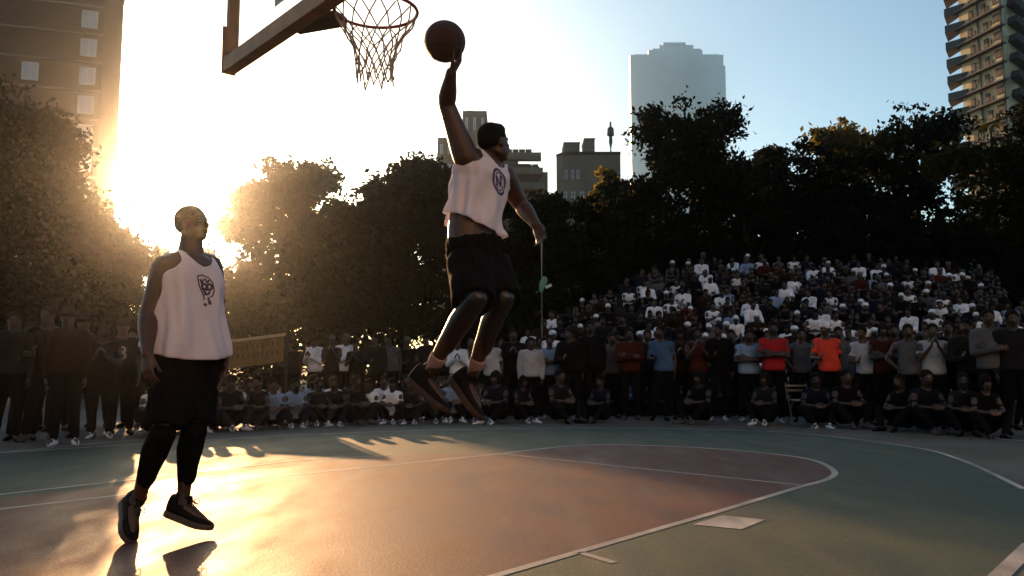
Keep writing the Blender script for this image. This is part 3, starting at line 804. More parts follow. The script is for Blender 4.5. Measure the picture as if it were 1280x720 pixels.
def marks_on(o, origin, right, up, strokes, m, name, parent, wd=.008, th=.004):
    """printed strokes projected on the cloth; strokes are polylines in (x, y) metres round origin"""
    bvh = BVHTree.FromPolygons([v.co for v in o.data.vertices], [tuple(p.vertices) for p in o.data.polygons])
    n = right.cross(up).normalized(); bm = bmesh.new()
    for st in strokes:
        w_ = wd
        if isinstance(st, tuple): w_, st = st
        pts = []
        cl = [V((x, y, 0)) for x, y in st]; fine = []
        for a, b in zip(cl, cl[1:]):
            k = max(1, int((b-a).length/.006)); fine += [a.lerp(b, i/k) for i in range(k)]
        fine.append(cl[-1])
        prev = None
        for i, p in enumerate(fine):
            d = (fine[min(i+1, len(fine)-1)]-fine[max(i-1, 0)]).normalized(); s_ = V((-d.y, d.x, 0))*w_/2
            pr = []
            for q in (p+s_, p-s_):
                wp = origin+right*q.x+up*q.y+n*.25
                hit = bvh.ray_cast(wp, -n, .6)
                hp = hit[0]+n*.0035 if hit[0] is not None else origin+right*q.x+up*q.y
                pr.append(bm.verts.new(hp))
            if prev: bm.faces.new((prev[0], prev[1], pr[1], pr[0]))
            prev = pr
    return finish(name, bm, m, parent)
def ell(cx, cy, rx, ry, a0=0, a1=360, n=24, rot=0):
    out = []
    for k in range(n+1):
        a = R(a0+(a1-a0)*k/n); x, y = rx*math.cos(a), ry*math.sin(a)
        out.append((cx+x*math.cos(rot)-y*math.sin(rot), cy+x*math.sin(rot)+y*math.cos(rot)))
    return out

# ---------------- the jumping player
def norm(*a): return V(a).normalized()
org = V((P(595, 308, 5.05).x, 5.05, 0))
root = empty('person', (org.x, org.y, .66))
root['feet_off_ground'] = True
del root['feet_off_ground']
tag(root, 'player in white tank top leaping with one arm raised to the hoop', 'person')
PO = V(root.location)
def Q(x, y, Y): return P(x, y, Y)-PO
fw = norm(.80, -.60, 0); lf = V((0, 0, 1)).cross(fw)
J = {}
J['spine'] = [Q(594, 313, 5.05), Q(591, 280, 5.05), Q(598, 240, 5.07), Q(603, 217, 5.08), Q(609, 198, 5.09)]
J['l0'] = lf; J['l1'] = norm(.62, .72, -.30)
c_sh = Q(604, 212, 5.08)
J['shR'] = Q(582, 196, 4.95); J['elR'] = Q(558, 130, 4.90); J['wrR'] = Q(564, 91, 4.75)
J['shL'] = Q(630, 221, 5.20); J['elL'] = Q(652, 257, 5.36); J['wrL'] = Q(670, 281, 5.20)
ball_c = P(556, 52, 4.74)-PO
bd = (ball_c-J['wrR']).normalized()
J['hdR'] = (norm(.50, .0, .86), norm(-.86, -.0, .5), 1, dict(curl=(.30, .34, .22), spread=.40, thumb=.8))
J['hdL'] = ((J['wrL']-J['elL'])*.6+V((.02, 0, -.12)), norm(-.5, -.6, 0), -1, dict(curl=(.35, .45, .35), spread=.15, thumb=.6))
J['hipR'] = Q(586, 322, 4.98); J['hipL'] = Q(606, 322, 5.13)
J['knR'] = Q(592, 378, 4.72); J['anR'] = Q(536, 466, 4.98)
J['knL'] = Q(627, 378, 4.90); J['anL'] = Q(589, 472, 5.14)
J['ffR'] = norm(.46, -.14, -.38); J['fuR'] = norm(.62, -.1, .60)
J['ffL'] = norm(.34, -.12, -.46); J['fuL'] = norm(.70, -.1, .50)
J['calfR'] = V((-.012, 0, -.008)); J['calfL'] = V((-.012, 0, -.006))
J['head'] = Q(618, 180, 5.06); J['hf'] = norm(.72, .62, .12); J['hu'] = norm(-.12, 0, 1)
body, T_, HT, HB = build_body(J, M_skin, hand_kw=True, parent=root, arm=1.22, bulk=1.02, leg=1.02)
js = tank_top(T_, body, M_shirt, root, J=J, hem=lambda a: .19-.09*math.cos(a)-.02*math.sin(a), ease=.020, fold=.016, seed=3, arm_t=.74)
shorts(T_, J, M_black, root, waist=.14, length=1.0, flare=.125, grow=1.10)
for k in 'RL':
    bm = bmesh.new(); kn, an = J['kn'+k], J['an'+k]; up = (kn-an).normalized()
    limb(bm, kn+up*.03, an.lerp(kn, .40), [(0, .069), (.2, .068), (.45, .069), (.75, .060), (1, .055)], bend=J['calf'+k])
    remesh('calf_sleeve', bm, .009, M_nylon, root, 1)
    bm = bmesh.new(); tube(bm, [an-up*.03, an+up*.08, an+up*.14], [.044, .047, .055], 16); remesh('sock', bm, .008, M_sock, root, 2)
    shoe(root, J['an'+k], J['ff'+k], J['fu'+k], s=1.08, trim=M_orange)
bm = bmesh.new()
ellipsoid(bm, HT(-.016, 0, .045), (.100, .083, .090), HB); ellipsoid(bm, HT(-.03, 0, .02), (.088, .081, .07), HB); ellipsoid(bm, HT(.028, 0, .082), (.060, .062, .050), HB)
remesh('hair', bm, .008, M_hair, root, 1)
rt = norm(.86, .5, .0); 
oc = Q(628, 224, 4.95)
upv = norm(-.15, .0, 1); rt = norm(.80, .60, 0)
marks_on(js, oc, norm(.9, .42, -.05), norm(-.22, 0, .97), [(.015, ell(0, 0, .046, .072, n=34)), (.010, [(-.018, -.034), (-.018, .026), (.012, -.026), (.014, .036)]), (.007, ell(0, 0, .028, .053, 20, 160)), (.007, ell(0, 0, .028, .053, 200, 340))], M_ink, 'chest_print', js)

# ---------------- the basketball
bl = empty('basketball', PO+ball_c); tag(bl, 'dark brown leather basketball held up on the jumping player\'s fingertips', 'ball')
M_ball = mat('ball_leather', (.045, .014, .008), rough=.6, bump=.8, bscale=260)
M_seam = mat('ball_seam', (.01, .009, .008), rough=.7)
bm = bmesh.new(); bmesh.ops.create_uvsphere(bm, u_segments=48, v_segments=32, radius=.119); finish('shell', bm, M_ball, bl, True)
for k in range(4):
    bm = bmesh.new()
    if k < 2:
        ax = (Matrix.Rotation(.5, 3, 'X') @ Matrix.Rotation(PI/2*k, 3, 'X'))
        pts = [ax @ V((.1190*math.cos(t), .1190*math.sin(t), 0)) for t in [2*PI*i/48 for i in range(48)]]
    else:
        s_ = 1 if k == 2 else -1; ax = Matrix.Rotation(.5, 3, 'X')
        pts = []
        for i in range(48):
            t = 2*PI*i/48; v = V((s_*(.078+.028*math.cos(2*t)), math.cos(t)*.09, math.sin(t)*.09)); pts.append(ax @ (v.normalized()*.1190))
    tube(bm, pts+[pts[0]], .0022, 6, cap=False); finish('seam', bm, M_seam, bl)

# ---------------- the standing player
root = empty('person', (P(222, 600, 5.0).x, 5.0, 0))
tag(root, 'heavy set player in white tank top standing on his toes below the sun', 'person')
PO = V(root.location)
fw = norm(.80, -.60, 0); lf = V((0, 0, 1)).cross(fw)
J = {}
J['spine'] = [Q(231, 478, 5.05), Q(232, 440, 5.04), Q(233, 385, 5.05), Q(235, 345, 5.07), Q(238, 318, 5.08)]
J['l0'] = lf; J['l1'] = norm(.50, .86, 0)
J['shR'] = Q(207, 336, 4.92); J['elR'] = Q(185, 394, 4.86); J['wrR'] = Q(184, 442, 4.72)
J['shL'] = Q(262, 334, 5.22); J['elL'] = Q(272, 395, 5.34); J['wrL'] = Q(280, 437, 5.22)
J['hdR'] = (norm(.15, -.2, -1), norm(.4, .8, 0), 1, dict(curl=(.25, .4, .3), spread=.1, thumb=.45))
J['hdL'] = (norm(.0, -.15, -1), norm(-.4, -.8, 0), -1, dict(curl=(.25, .4, .3), spread=.1, thumb=.45))
J['hipR'] = Q(217, 480, 4.96); J['hipL'] = Q(246, 480, 5.12)
J['knR'] = Q(203, 545, 4.88); J['anR'] = Q(172, 625, 5.02)
J['knL'] = Q(243, 540, 5.06); J['anL'] = Q(229, 625, 5.12)
J['ffR'] = norm(.30, -.50, -.58); J['fuR'] = norm(.75, -.35, .55)
J['ffL'] = norm(.95, -.15, -.30); J['fuL'] = norm(.25, 0, .95)
J['calfR'] = V((-.012, .01, 0)); J['calfL'] = V((-.014, .01, 0))
J['head'] = Q(241, 281, 5.08); J['hf'] = norm(.90, -.28, .16); J['hu'] = norm(-.15, .05, 1)
body2, T2, HT, HB = build_body(J, M_skin, hand_kw=True, parent=root, bulk=1.10, belly=.03, arm=1.26, leg=1.06)
js2 = tank_top(T2, body2, M_shirt, root, J=J, hem=lambda a: .25-.05*math.sin(a), ease=.042, fold=.016, seed=11, arm_t=.72)
shorts(T2, J, M_black, root, waist=.30, length=.82, flare=.125, grow=1.08)
for k in 'RL':
    bm = bmesh.new(); kn, an = J['kn'+k], J['an'+k]; hip = J['hip'+k]
    limb(bm, kn.lerp(hip, .05), an.lerp(kn, .34), [(0, .076), (.12, .074), (.4, .077), (.75, .062), (1, .054)], bend=J['calf'+k])
    remesh('calf_sleeve', bm, .009, M_black, root, 1)
    bm = bmesh.new(); up = (kn-an).normalized(); tube(bm, [an-up*.02, an+up*.17], [.046, .050], 16); remesh('sock', bm, .008, M_sock2, root, 2)
    shoe(root, an, J['ff'+k], J['fu'+k], s=1.04, trim=M_solel)
bm = bmesh.new()
ellipsoid(bm, HT(-.018, 0, .040), (.101, .084, .086), HB); ellipsoid(bm, HT(-.032, 0, .015), (.086, .081, .07), HB)
remesh('hair', bm, .008, M_hair, root, 1)
oc = Q(259, 362, 4.93)
st = [(.006, [(-.036, .062), (-.030, .020), (-.014, -.020), (-.010, -.046)]), (.006, [(-.036, .062), (-.014, .070), (.012, .060), (.028, .038), (.033, .0), (.026, -.022), (.014, -.030)]),
      (.008, [(-.026, .050), (-.018, .030), (-.010, .052)]), (.008, [(-.004, .055), (.004, .036), (.014, .050)]), (.010, ell(-.008, .018, .010, .012)), (.010, ell(.014, .018, .010, .013)),
      (.009, [(-.014, -.004), (-.002, -.010), (-.008, -.020), (.008, -.016), (.016, -.002)]), (.008, [(-.02, .004), (-.004, .002), (.008, .004), (.024, .006)]),
      (.014, [(-.004, -.060), (-.010, -.072)]), (.014, [(.010, -.044), (.014, -.064)]), (.012, [(.004, -.034), (.012, -.040)])]
st = [(w_*1.3, [(x*1.4, y*1.32) for x, y in pl_]) for w_, pl_ in st]
marks_on(js2, oc, norm(.9, .42, 0), norm(-.05, 0, 1), st, M_ink2, 'chest_print', js2)

# ------------------------------------------------------------------ the hoop
bc = V((-1.26, 4.70, 0)); u = V((.645, -.763, 0)).normalized(); n = V((.763, .645, 0)).normalized()
M_tan = mat('tan_frame_paint', (.32, .19, .10), rough=.6, noise=(9, .2))
M_rim = mat('rim_paint', (.20, .02, .012), rough=.5)
M_net = mat('net_cord', (.34, .28, .24), rough=.9)
M_steel = mat('dark_steel', (.05, .042, .036), rough=.5, metal=.4)
gm = bpy.data.materials.new('board_glass'); gm.use_nodes = True; t_ = gm.node_tree
tr = t_.nodes.new('ShaderNodeBsdfTransparent'); tr.inputs[0].default_value = (.90, .93, .93, 1)
mx = t_.nodes.new('ShaderNodeMixShader'); mx.inputs[0].default_value = .28
t_.nodes['Principled BSDF'].inputs['Base Color'].default_value = (.7, .7, .7, 1); t_.nodes['Principled BSDF'].inputs['Roughness'].default_value = .15
t_.links.new(tr.outputs[0], mx.inputs[1]); t_.links.new(t_.nodes['Principled BSDF'].outputs[0], mx.inputs[2]); t_.links.new(mx.outputs[0], t_.nodes['Material Output'].inputs['Surface'])
base = bc-n*2.3; h = empty('basketball_hoop', (base.x, base.y, 0)); tag(h, 'basketball hoop with glass backboard in a tan frame, dark red rim and ragged net', 'basketball hoop')
HO = V(h.location); ang = math.atan2(u.y, u.x); W_, Hh = 1.83, 1.07; zb = 2.985
def hb(bm, a, b_, d0, d1, z0, z1): box(bm, bc-HO+u*((a+b_)/2)+n*((d0+d1)/2)+V((0, 0, (z0+z1)/2)), (b_-a, d1-d0, z1-z0), rz=ang)
bb = None
bm = bmesh.new(); hb(bm, -W_/2+.05, W_/2-.05, -.006, .006, zb+.05, zb+Hh-.05); bb = finish('backboard', bm, gm, h)
bm = bmesh.new()
hb(bm, -W_/2, W_/2, -.065, .02, zb-.055, zb+.045); hb(bm, -W_/2, W_/2, -.055, .02, zb+Hh-.06, zb+Hh)
hb(bm, -W_/2, -W_/2+.055, -.052, .018, zb+.066, zb+Hh-.061); hb(bm, W_/2-.055, W_/2, -.052, .018, zb+.066, zb+Hh-.061)
fr = finish('frame', bm, M_tan, bb)
bv = fr.modifiers.new('b', 'BEVEL'); bv.width = .006; bv.segments = 2
bm = bmesh.new(); hb(bm, -W_/2-.012, -W_/2+.0, -.07, .024, zb-.060, zb+.26); hb(bm, W_/2, W_/2+.012, -.07, .024, zb-.060, zb+.26); finish('edge_guard', bm, M_tan, bb)
bm = bmesh.new()
for z in (zb+.20, zb+.65): hb(bm, -.295, .295, .007, .010, z, z+.05)
for a in (-.295, .245): hb(bm, a, a+.05, .007, .010, zb+.252, zb+.648)
finish('target_square', bm, M_steel, bb)
rc = bc-HO+n*.40+u*-.0; rz_ = 2.97
rc = V((P(470, 4, 4.5).x, 4.5, 0))-HO
bm = bmesh.new(); pts = [rc+V((.2286*math.cos(t), .2286*math.sin(t), rz_)) for t in [2*PI*k/48 for k in range(49)]]; tube(bm, pts, .0095, 8, cap=False)
rim = finish('rim', bm, M_rim, h, True)
bm = bmesh.new(); tow = (bc-HO-rc); tow.z = 0; td = tow.normalized(); m1 = rc+td*.23
box(bm, (m1+rc+tow)/2+V((0, 0, rz_-.005)), ((tow.length-.22), .12, .05), rz=math.atan2(td.y, td.x))
finish('bracket', bm, M_steel, rim)
bm = bmesh.new(); g = random.Random(4); NL = 14; rows = 6
prof = [(.2286, 0), (.200, -.065), (.160, -.13), (.128, -.19), (.108, -.25), (.098, -.31), (.100, -.365)]
for sgn in (1, -1):
    for k in range(NL):
        pts = []
        for i, (rr, zz) in enumerate(prof):
            t = 2*PI*(k+sgn*i*.5)/NL; gj = random.Random((int(round((k+sgn*i*.5)*2)) % 24)*31+i*7)
            jr = (gj.uniform(-.010, .010) if i else 0); pts.append(rc+V(((rr+jr)*math.cos(t+jr), (rr+jr)*math.sin(t+jr), rz_-.012+zz+(gj.uniform(-.012, .012) if i else 0)+(-.04 if i == len(prof)-1 and gj.random() < .4 else 0))))
        tube(bm, catmull(pts, 4), .0042, 5)
for i, (rr, zz) in enumerate(prof[1:], 1):
    for k in range(NL*2):
        if (k-i) % 2 == 0:
            gj = random.Random((k % 24)*31+i*7); jr = gj.uniform(-.010, .010); t = 2*PI*k/2/NL
            ellipsoid(bm, rc+V(((rr+jr)*math.cos(t+jr), (rr+jr)*math.sin(t+jr), rz_-.012+zz+gj.uniform(-.012, .012))), (.006, .006, .009), None, 6, 4)
finish('net', bm, M_net, h)
bm = bmesh.new(); tube(bm, catmull([V((0, 0, 0)), V((0, 0, 2.6)), n*.25+V((0, 0, 3.7)), n*1.1+V((0, 0, 4.05)), n*2.2+V((0, 0, 3.72))], 6), .08, 14); finish('pole', bm, M_steel, h, True)
bm = bmesh.new(); tube(bm, [n*.55+V((0, 0, 3.55)), n*2.22+V((0, 0, 3.5))], .035, 10); tube(bm, [n*.2+V((0, 0, 3.5)), n*2.15+V((0, 0, 3.45))], .03, 10)
hb(bm, -.3, .3, -.09, -.06, zb+.42, zb+.85); finish('support_arm', bm, M_steel, h)
# ------------------------------------------------------------------ the crowd
cg = random.Random(21)
M_sk = [mat('skin_brown', (.030, .016, .011), rough=.5), mat('skin_deep', (.018, .010, .007), rough=.5), mat('skin_tan', (.045, .027, .019), rough=.5)]
def cm_(n, c): return mat(n+'_cloth', c, rough=.9, spec=.1, noise=(5, .25))
CL = {'black': cm_('black', (.0025, .0025, .003)), 'charcoal': cm_('charcoal', (.008, .008, .009)), 'navy': cm_('navy', (.004, .005, .012)), 'brown': cm_('brown', (.012, .006, .003)),
      'white': cm_('white', (.52, .55, .60)), 'grey': cm_('grey', (.06, .063, .07)), 'pale blue': cm_('pale_blue', (.14, .21, .32)), 'blue': cm_('blue', (.035, .075, .15)),
      'red': cm_('red', (.24, .013, .016)), 'orange': cm_('orange', (.46, .045, .028)), 'rust': cm_('rust', (.035, .008, .005)), 'olive': cm_('olive', (.012, .012, .007))}
CL['off white'] = cm_('off_white', (.26, .28, .31))
def spect(kind, s=1.0, build=1.0):
    J = {}; u = V
    J['l0'] = J['l1'] = V((1, 0, 0)); J['hf'] = norm(0, -1, -.05); J['hu'] = V((0, 0, 1))
    sx = {'L': 1, 'R': -1}
    if kind in ('stand', 'fold', 'phone', 'hips', 'clap', 'shift', 'raise'):
        J['spine'] = [u(p) for p in ((0, 0, .93), (0, .01, 1.08), (0, 0, 1.25), (0, .01, 1.36), (0, 0, 1.47))]; J['head'] = V((0, -.025, 1.64))
        for k, q in sx.items():
            J['sh'+k] = V((.185*q, .01, 1.41)); J['hip'+k] = V((.09*q, 0, .93)); J['kn'+k] = V((.105*q, -.03, .50)); J['an'+k] = V((.12*q, .02, .10))
            J['ff'+k] = norm(.25*q, -1, 0); J['fu'+k] = V((0, 0, 1))
            if kind == 'stand': J['el'+k] = V((.235*q, .03, 1.12)); J['wr'+k] = V((.225*q, -.06, .88)); h = (V((0, -.1, -1)), V((-q, 0, 0)))
            if kind == 'fold': J['el'+k] = V((.225*q, -.10, 1.15)); J['wr'+k] = V((-.05*q, -.21+.03*q, 1.20+.02*q)); h = (V((-q, 0, .1)), V((0, 1, 0)))
            if kind == 'phone': J['el'+k] = V((.20*q, -.17, 1.17)); J['wr'+k] = V((.05*q, -.33, 1.38)); h = (norm(-.2*q, -.2, 1), V((-q, 0, 0)))
            if kind == 'hips': J['el'+k] = V((.34*q, .06, 1.17)); J['wr'+k] = V((.17*q, -.05, 1.00)); h = (norm(-.5*q, -.3, -.6), V((-q, 0, 0)))
            if kind == 'clap': J['el'+k] = V((.24*q, -.08, 1.14)); J['wr'+k] = V((.07*q, -.28, 1.26)); h = (norm(-.3*q, -.4, .8), V((-q, 0, 0)))
            if kind == 'shift': J['el'+k] = V((.25*q, .04 if q > 0 else -.08, 1.13)); J['wr'+k] = V((.24*q if q > 0 else -.12, -.02 if q > 0 else -.30, .90 if q > 0 else 1.12)); h = (V((0, -.3, -1 if q > 0 else .2)), V((-q, 0, 0)))
            if kind == 'raise': J['el'+k] = V((.30*q, -.06, 1.52 if q > 0 else 1.2)); J['wr'+k] = V((.24*q, -.12, 1.78 if q > 0 else 1.36)); h = (V((0, -.1, 1)), V((-q, -.3, 0)))
            J['hd'+k] = (h[0], h[1], 1 if q < 0 else -1, dict())
        if kind == 'shift':
            J['spine'] = [u(p) for p in ((.05, 0, .93), (.04, .01, 1.08), (0, 0, 1.25), (-.02, .01, 1.36), (-.02, 0, 1.47))]; J['head'] = V((-.03, -.03, 1.64)); J['hf'] = norm(-.5, -1, -.1)
            J['hipL'] = V((.14, 0, .93)); J['hipR'] = V((-.05, 0, .91)); J['knR'] = V((-.12, -.12, .50)); J['anR'] = V((-.17, -.04, .10)); J['knL'] = V((.12, 0, .50)); J['anL'] = V((.09, .03, .10))
    elif kind in ('sit', 'sit_fold'):
        J['spine'] = [u(p) for p in ((0, .02, .50), (0, .03, .64), (0, -.02, .80), (0, -.06, .91), (0, -.09, 1.01))]; J['head'] = V((0, -.14, 1.17))
        for k, q in sx.items():
            J['sh'+k] = V((.18*q, -.06, .95)); J['hip'+k] = V((.09*q, 0, .51)); J['kn'+k] = V((.15*q, -.42, .53)); J['an'+k] = V((.12*q, -.38, .10))
            J['ff'+k] = norm(.2*q, -1, 0); J['fu'+k] = V((0, 0, 1))
            J['el'+k] = V((.22*q, -.20, .68)); J['wr'+k] = V((.08*q if kind == 'sit' else -.04*q, -.40, .66 if kind == 'sit' else .80)); J['hd'+k] = (V((-q*.5, -.8, 0)), V((-q, 0, -.3)), 1 if q < 0 else -1, dict())
    elif kind == 'kid':
        J['spine'] = [u(p) for p in ((0, 0, .12), (0, .03, .26), (0, .0, .42), (0, -.03, .52), (0, -.04, .61))]; J['head'] = V((0, -.07, .77))
        for k, q in sx.items():
            J['sh'+k] = V((.15*q, -.02, .56)); J['hip'+k] = V((.08*q, 0, .13)); J['kn'+k] = V((.24*q, -.26, .33)); J['an'+k] = V((.10*q, -.42, .09))
            J['ff'+k] = norm(.3*q, -1, 0); J['fu'+k] = V((0, 0, 1))
            J['el'+k] = V((.21*q, -.14, .36)); J['wr'+k] = V((.06*q, -.30, .36)); J['hd'+k] = (V((-q*.6, -.6, 0)), V((-q, 0, -.3)), 1 if q < 0 else -1, dict())
    sl = 1.0 if kind != 'kid' else .86
    body, T_, HT, HB = build_body(J, M_sk[0], vox=.013, bulk=.92*build*sl, hand_kw=True, arm=.95*sl, leg=.92*sl, parent=None, smooth=1, face=False)
    parts = {'body': body}
    bm = bmesh.new(); loft(bm, [T_.ring(t, e, 20) for t, e in ((-.06 if kind != 'kid' else .0, .03), (.05, .035), (.25, .03), (.5, .024), (.72, .018), (.86, .014), (.95, .007))])
    for k in 'LR':
        tube(bm, [T_.at(.95)[0], J['sh'+k]], [.055, .064], 12, roundcap=True); tube(bm, [J['sh'+k], J['el'+k].lerp(J['sh'+k], .3)], [.073*sl, .070*sl], 12)
    parts['t_shirt'] = remesh('t_shirt', bm, .018, CL['black'], None, 2)
    bm = bmesh.new(); loft(bm, [T_.ring(t, e, 20) for t, e in ((-.06 if kind != 'kid' else .0, .04), (.05, .045), (.25, .045), (.5, .038), (.72, .03), (.86, .022), (.97, .018))])
    for k in 'LR':
        tube(bm, [T_.at(.95)[0], J['sh'+k]], [.07, .08], 12, roundcap=True); tube(bm, [J['sh'+k], J['el'+k]], [.084*sl, .066*sl], 12, roundcap=True); tube(bm, [J['el'+k], J['wr'+k]], [.064*sl, .046*sl], 12, roundcap=True)
    parts['jacket'] = remesh('jacket', bm, .018, CL['black'], None, 2)
    bm = bmesh.new(); loft(bm, [T_.ring(t, .012, 20) for t in (-.13, -.05, .05, .14)])
    for k in 'LR':
        tube(bm, [J['hip'+k], J['kn'+k]], [.105*sl, .078*sl], 14, roundcap=True); tube(bm, [J['kn'+k], J['an'+k].lerp(J['kn'+k], .06)], [.076*sl, .056*sl], 14, roundcap=True)
    parts['trousers'] = remesh('trousers', bm, .018, CL['black'], None, 2)
    bm = bmesh.new(); ellipsoid(bm, HT(-.018, 0, .040), (.104, .088, .092), HB); ellipsoid(bm, HT(-.03, 0, .01), (.090, .083, .08), HB); parts['hair'] = remesh('hair', bm, .016, M_hair, None, 1)
    bm = bmesh.new(); ellipsoid(bm, HT(-.022, 0, -.01), (.098, .094, .150), HB); ellipsoid(bm, HT(-.01, 0, .035), (.105, .09, .095), HB); parts['long_hair'] = remesh('long_hair', bm, .016, M_hair, None, 1)
    bm = bmesh.new(); ellipsoid(bm, HT(-.006, 0, .052), (.110, .092, .082), HB)
    ellipsoid(bm, HT(.115, 0, .048), (.062, .066, .010), HB); parts['cap'] = remesh('cap', bm, .009, CL['white'], None, 1)
    for k in 'LR':
        an = J['an'+k]; B = basis(J['ff'+k], J['fu'+k]); bm = bmesh.new()
        T = lambda x, y, z: an+B @ V((x, y, z))
        tube(bm, [T(-.045, 0, -.055), T(.06, 0, -.058), T(.16, 0, -.072)], [.042, .047, .030], 12, roundcap=True); tube(bm, [T(-.01, 0, -.04), T(0, 0, .02)], [.045, .045], 10)
        parts['shoe'+k] = remesh('shoe', bm, .016, CL['black'], None, 1)
    out = {}
    for k, o in parts.items():
        out[k] = o.data; bpy.data.objects.remove(o)
    return out
KINDS = {k: spect(k) for k in ('stand', 'fold', 'phone', 'hips', 'clap', 'shift', 'raise', 'sit', 'sit_fold', 'kid')}
def person(kind, loc, rz, label, group=None, top='black', topkind='t_shirt', legs='black', headw='hair', headc=None, shoes='black', skin=0, s=1.0):
    K = KINDS[kind]; r = empty('person', loc, rz); wd = cg.uniform(.9, 1.1); r.scale = (s*wd, s*wd, s); r.rotation_euler = (cg.uniform(-.04, .04), cg.uniform(-.03, .03), rz)
    tag(r, label, 'person', group)
    def part(name, me, m):
        o = bpy.data.objects.new(name, me); o.parent = r; COL.objects.link(o)
        o.material_slots[0].link = 'OBJECT'; o.material_slots[0].material = m; return o
    part('body', K['body'], M_sk[skin])
    t = part(topkind, K[topkind], CL[top]); part('trousers', K['trousers'], CL[legs])
    part(headw, K[headw], CL[headc] if headc else M_hair)
    part('shoe', K['shoeL'], CL[shoes]); part('shoe', K['shoeR'], CL[shoes])
    return r, t
def edge_y(px):
    E_ = [(-160, 566), (0, 556), (200, 544), (400, 532), (640, 526), (860, 527), (1060, 532), (1280, 547), (1500, 575)]
    for a, b in zip(E_, E_[1:]):
        if px <= b[0]: return lerp(a[1], b[1], (px-a[0])/(b[0]-a[0]))
    return 560
def front(px, dy, kind, label, rz=None, **kw):
    p = G(px, edge_y(px)-dy); face = math.atan2(p.x, p.y)*.8
    return person(kind, (p.x, p.y, 0), -face+(rz or 0), label, **kw)
# --- standing at the edge of the court, right side
F_ = [
 (612, 1, 'shift', 'spectator in white T-shirt at the court edge right of the jumping player', dict(top='off white', skin=2, s=.93)),
 (640, 3, 'clap', 'spectator in dark jacket with white shoes next to the one in white T-shirt', dict(topkind='jacket', shoes='white')),
 (664, 2, 'stand', 'short spectator in white jacket and white shoes left of the dark gap', dict(top='off white', topkind='jacket', s=.9, shoes='white')),
 (688, 3, 'fold', 'spectator in pale blue T-shirt with arms folded and white shoes near the stand foot', dict(top='pale blue', s=.93, shoes='white')),
 (712, 1, 'shift', 'spectator in black jacket and white shoes just left of the tall dark figure', dict(topkind='jacket', shoes='white')),
 (742, 2, 'stand', 'tall spectator all in black at the court edge', dict(topkind='jacket', s=1.08, skin=1)),
 (764, 4, 'hips', 'spectator in grey T-shirt between the tall black figure and the rust jacket', dict(top='grey', s=.96, skin=2)),
 (789, 2, 'fold', 'spectator in rust orange jacket with arms folded', dict(top='rust', topkind='jacket', shoes='grey')),
 (808, 5, 'stand', 'slim spectator in navy jacket between the rust jacket and the blue shirt', dict(top='navy', topkind='jacket')),
 (827, 1, 'shift', 'spectator in the only plain mid blue T-shirt at the court edge', dict(top='blue', s=1.02, skin=1)),
 (852, 3, 'clap', 'spectator in brown jacket with long hair', dict(top='brown', topkind='jacket', headw='long_hair')),
 (874, 2, 'phone', 'spectator in rust T-shirt and white shoes holding both hands up', dict(top='rust', shoes='white')),
 (900, 2, 'shift', 'broad spectator in black jacket and bright white shoes', dict(topkind='jacket', s=1.04, shoes='white')),
 (918, 6, 'stand', 'spectator in charcoal jacket half behind the pale blue shirt', dict(top='charcoal', topkind='jacket')),
 (937, 2, 'fold', 'spectator in pale blue T-shirt with arms folded left of the red shirt', dict(top='pale blue', s=.97, shoes='white')),
 (968, 1, 'fold', 'spectator in bright red T-shirt with arms folded', dict(top='red', s=1.04, shoes='white', skin=1)),
 (1003, 3, 'hips', 'spectator in grey T-shirt between the red and the orange shirt', dict(top='grey', headc='black', skin=2, s=.98)),
 (1034, 1, 'shift', 'spectator in glowing orange T-shirt and white cap', dict(top='orange', headw='cap', headc='white', s=1.03)),
 (1052, 5, 'stand', 'spectator in grey jacket right behind the orange shirt', dict(top='grey', topkind='jacket', s=1.0)),
 (1084, 2, 'shift', 'slim spectator in white T-shirt right of the orange shirt', dict(top='off white', s=.98, skin=2)),
 (1107, 2, 'fold', 'spectator in rust T-shirt with arms folded and long hair', dict(top='rust', headw='long_hair')),
 (1122, 5, 'stand', 'spectator in rust jacket looking over the shoulder of the long haired one', dict(top='rust', topkind='jacket')),
 (1142, 1, 'hips', 'spectator in grey T-shirt with hands on hips and white shoes on the right', dict(top='grey', shoes='white', s=.97)),
 (1170, 2, 'phone', 'spectator in white T-shirt holding a hand up on the right', dict(top='off white', s=.97, skin=2)),
 (1192, 4, 'stand', 'spectator in black jacket right of the white shirt with raised hands', dict(topkind='jacket')),
 (1216, 3, 'shift', 'spectator in olive jacket near the right edge of the crowd', dict(top='olive', topkind='jacket')),
 (1248, 1, 'fold', 'broad spectator in light grey jacket with arms folded near the right edge', dict(top='grey', topkind='jacket', s=1.07)),
 (1274, 2, 'stand', 'spectator in charcoal jacket cut by the right picture edge', dict(top='charcoal', topkind='jacket', s=1.05)),
 # left side
 (6, 3, 'stand', 'spectator in grey jacket cut by the left picture edge', dict(top='charcoal', topkind='jacket')),
 (30, 4, 'shift', 'spectator in navy jacket with hands on hips on the far left', dict(top='navy', topkind='jacket', s=.93)),
 (52, 2, 'shift', 'spectator in black T-shirt on the far left', dict(shoes='grey', s=1.05)),
 (80, -6, 'stand', 'tall spectator in brown jacket and white shoes stepping onto the court', dict(top='brown', topkind='jacket', shoes='white', headw='cap', headc='charcoal')),
 (102, 3, 'fold', 'spectator in rust brown T-shirt and dark cap with arms folded', dict(top='brown', headw='cap', headc='charcoal')),
 (124, 1, 'clap', 'spectator in black T-shirt and white shoes clapping on the left', dict(shoes='white', skin=1, s=.92)),
]
made = {}
for px, dy, kind, lab, kw in F_: made[px] = front(px, dy, kind, lab, **kw)
r_, t_ = front(150, 3, 'stand', 'spectator in dark numbered jersey and cap behind the standing player', top='charcoal', headw='cap', headc='charcoal', s=.98)
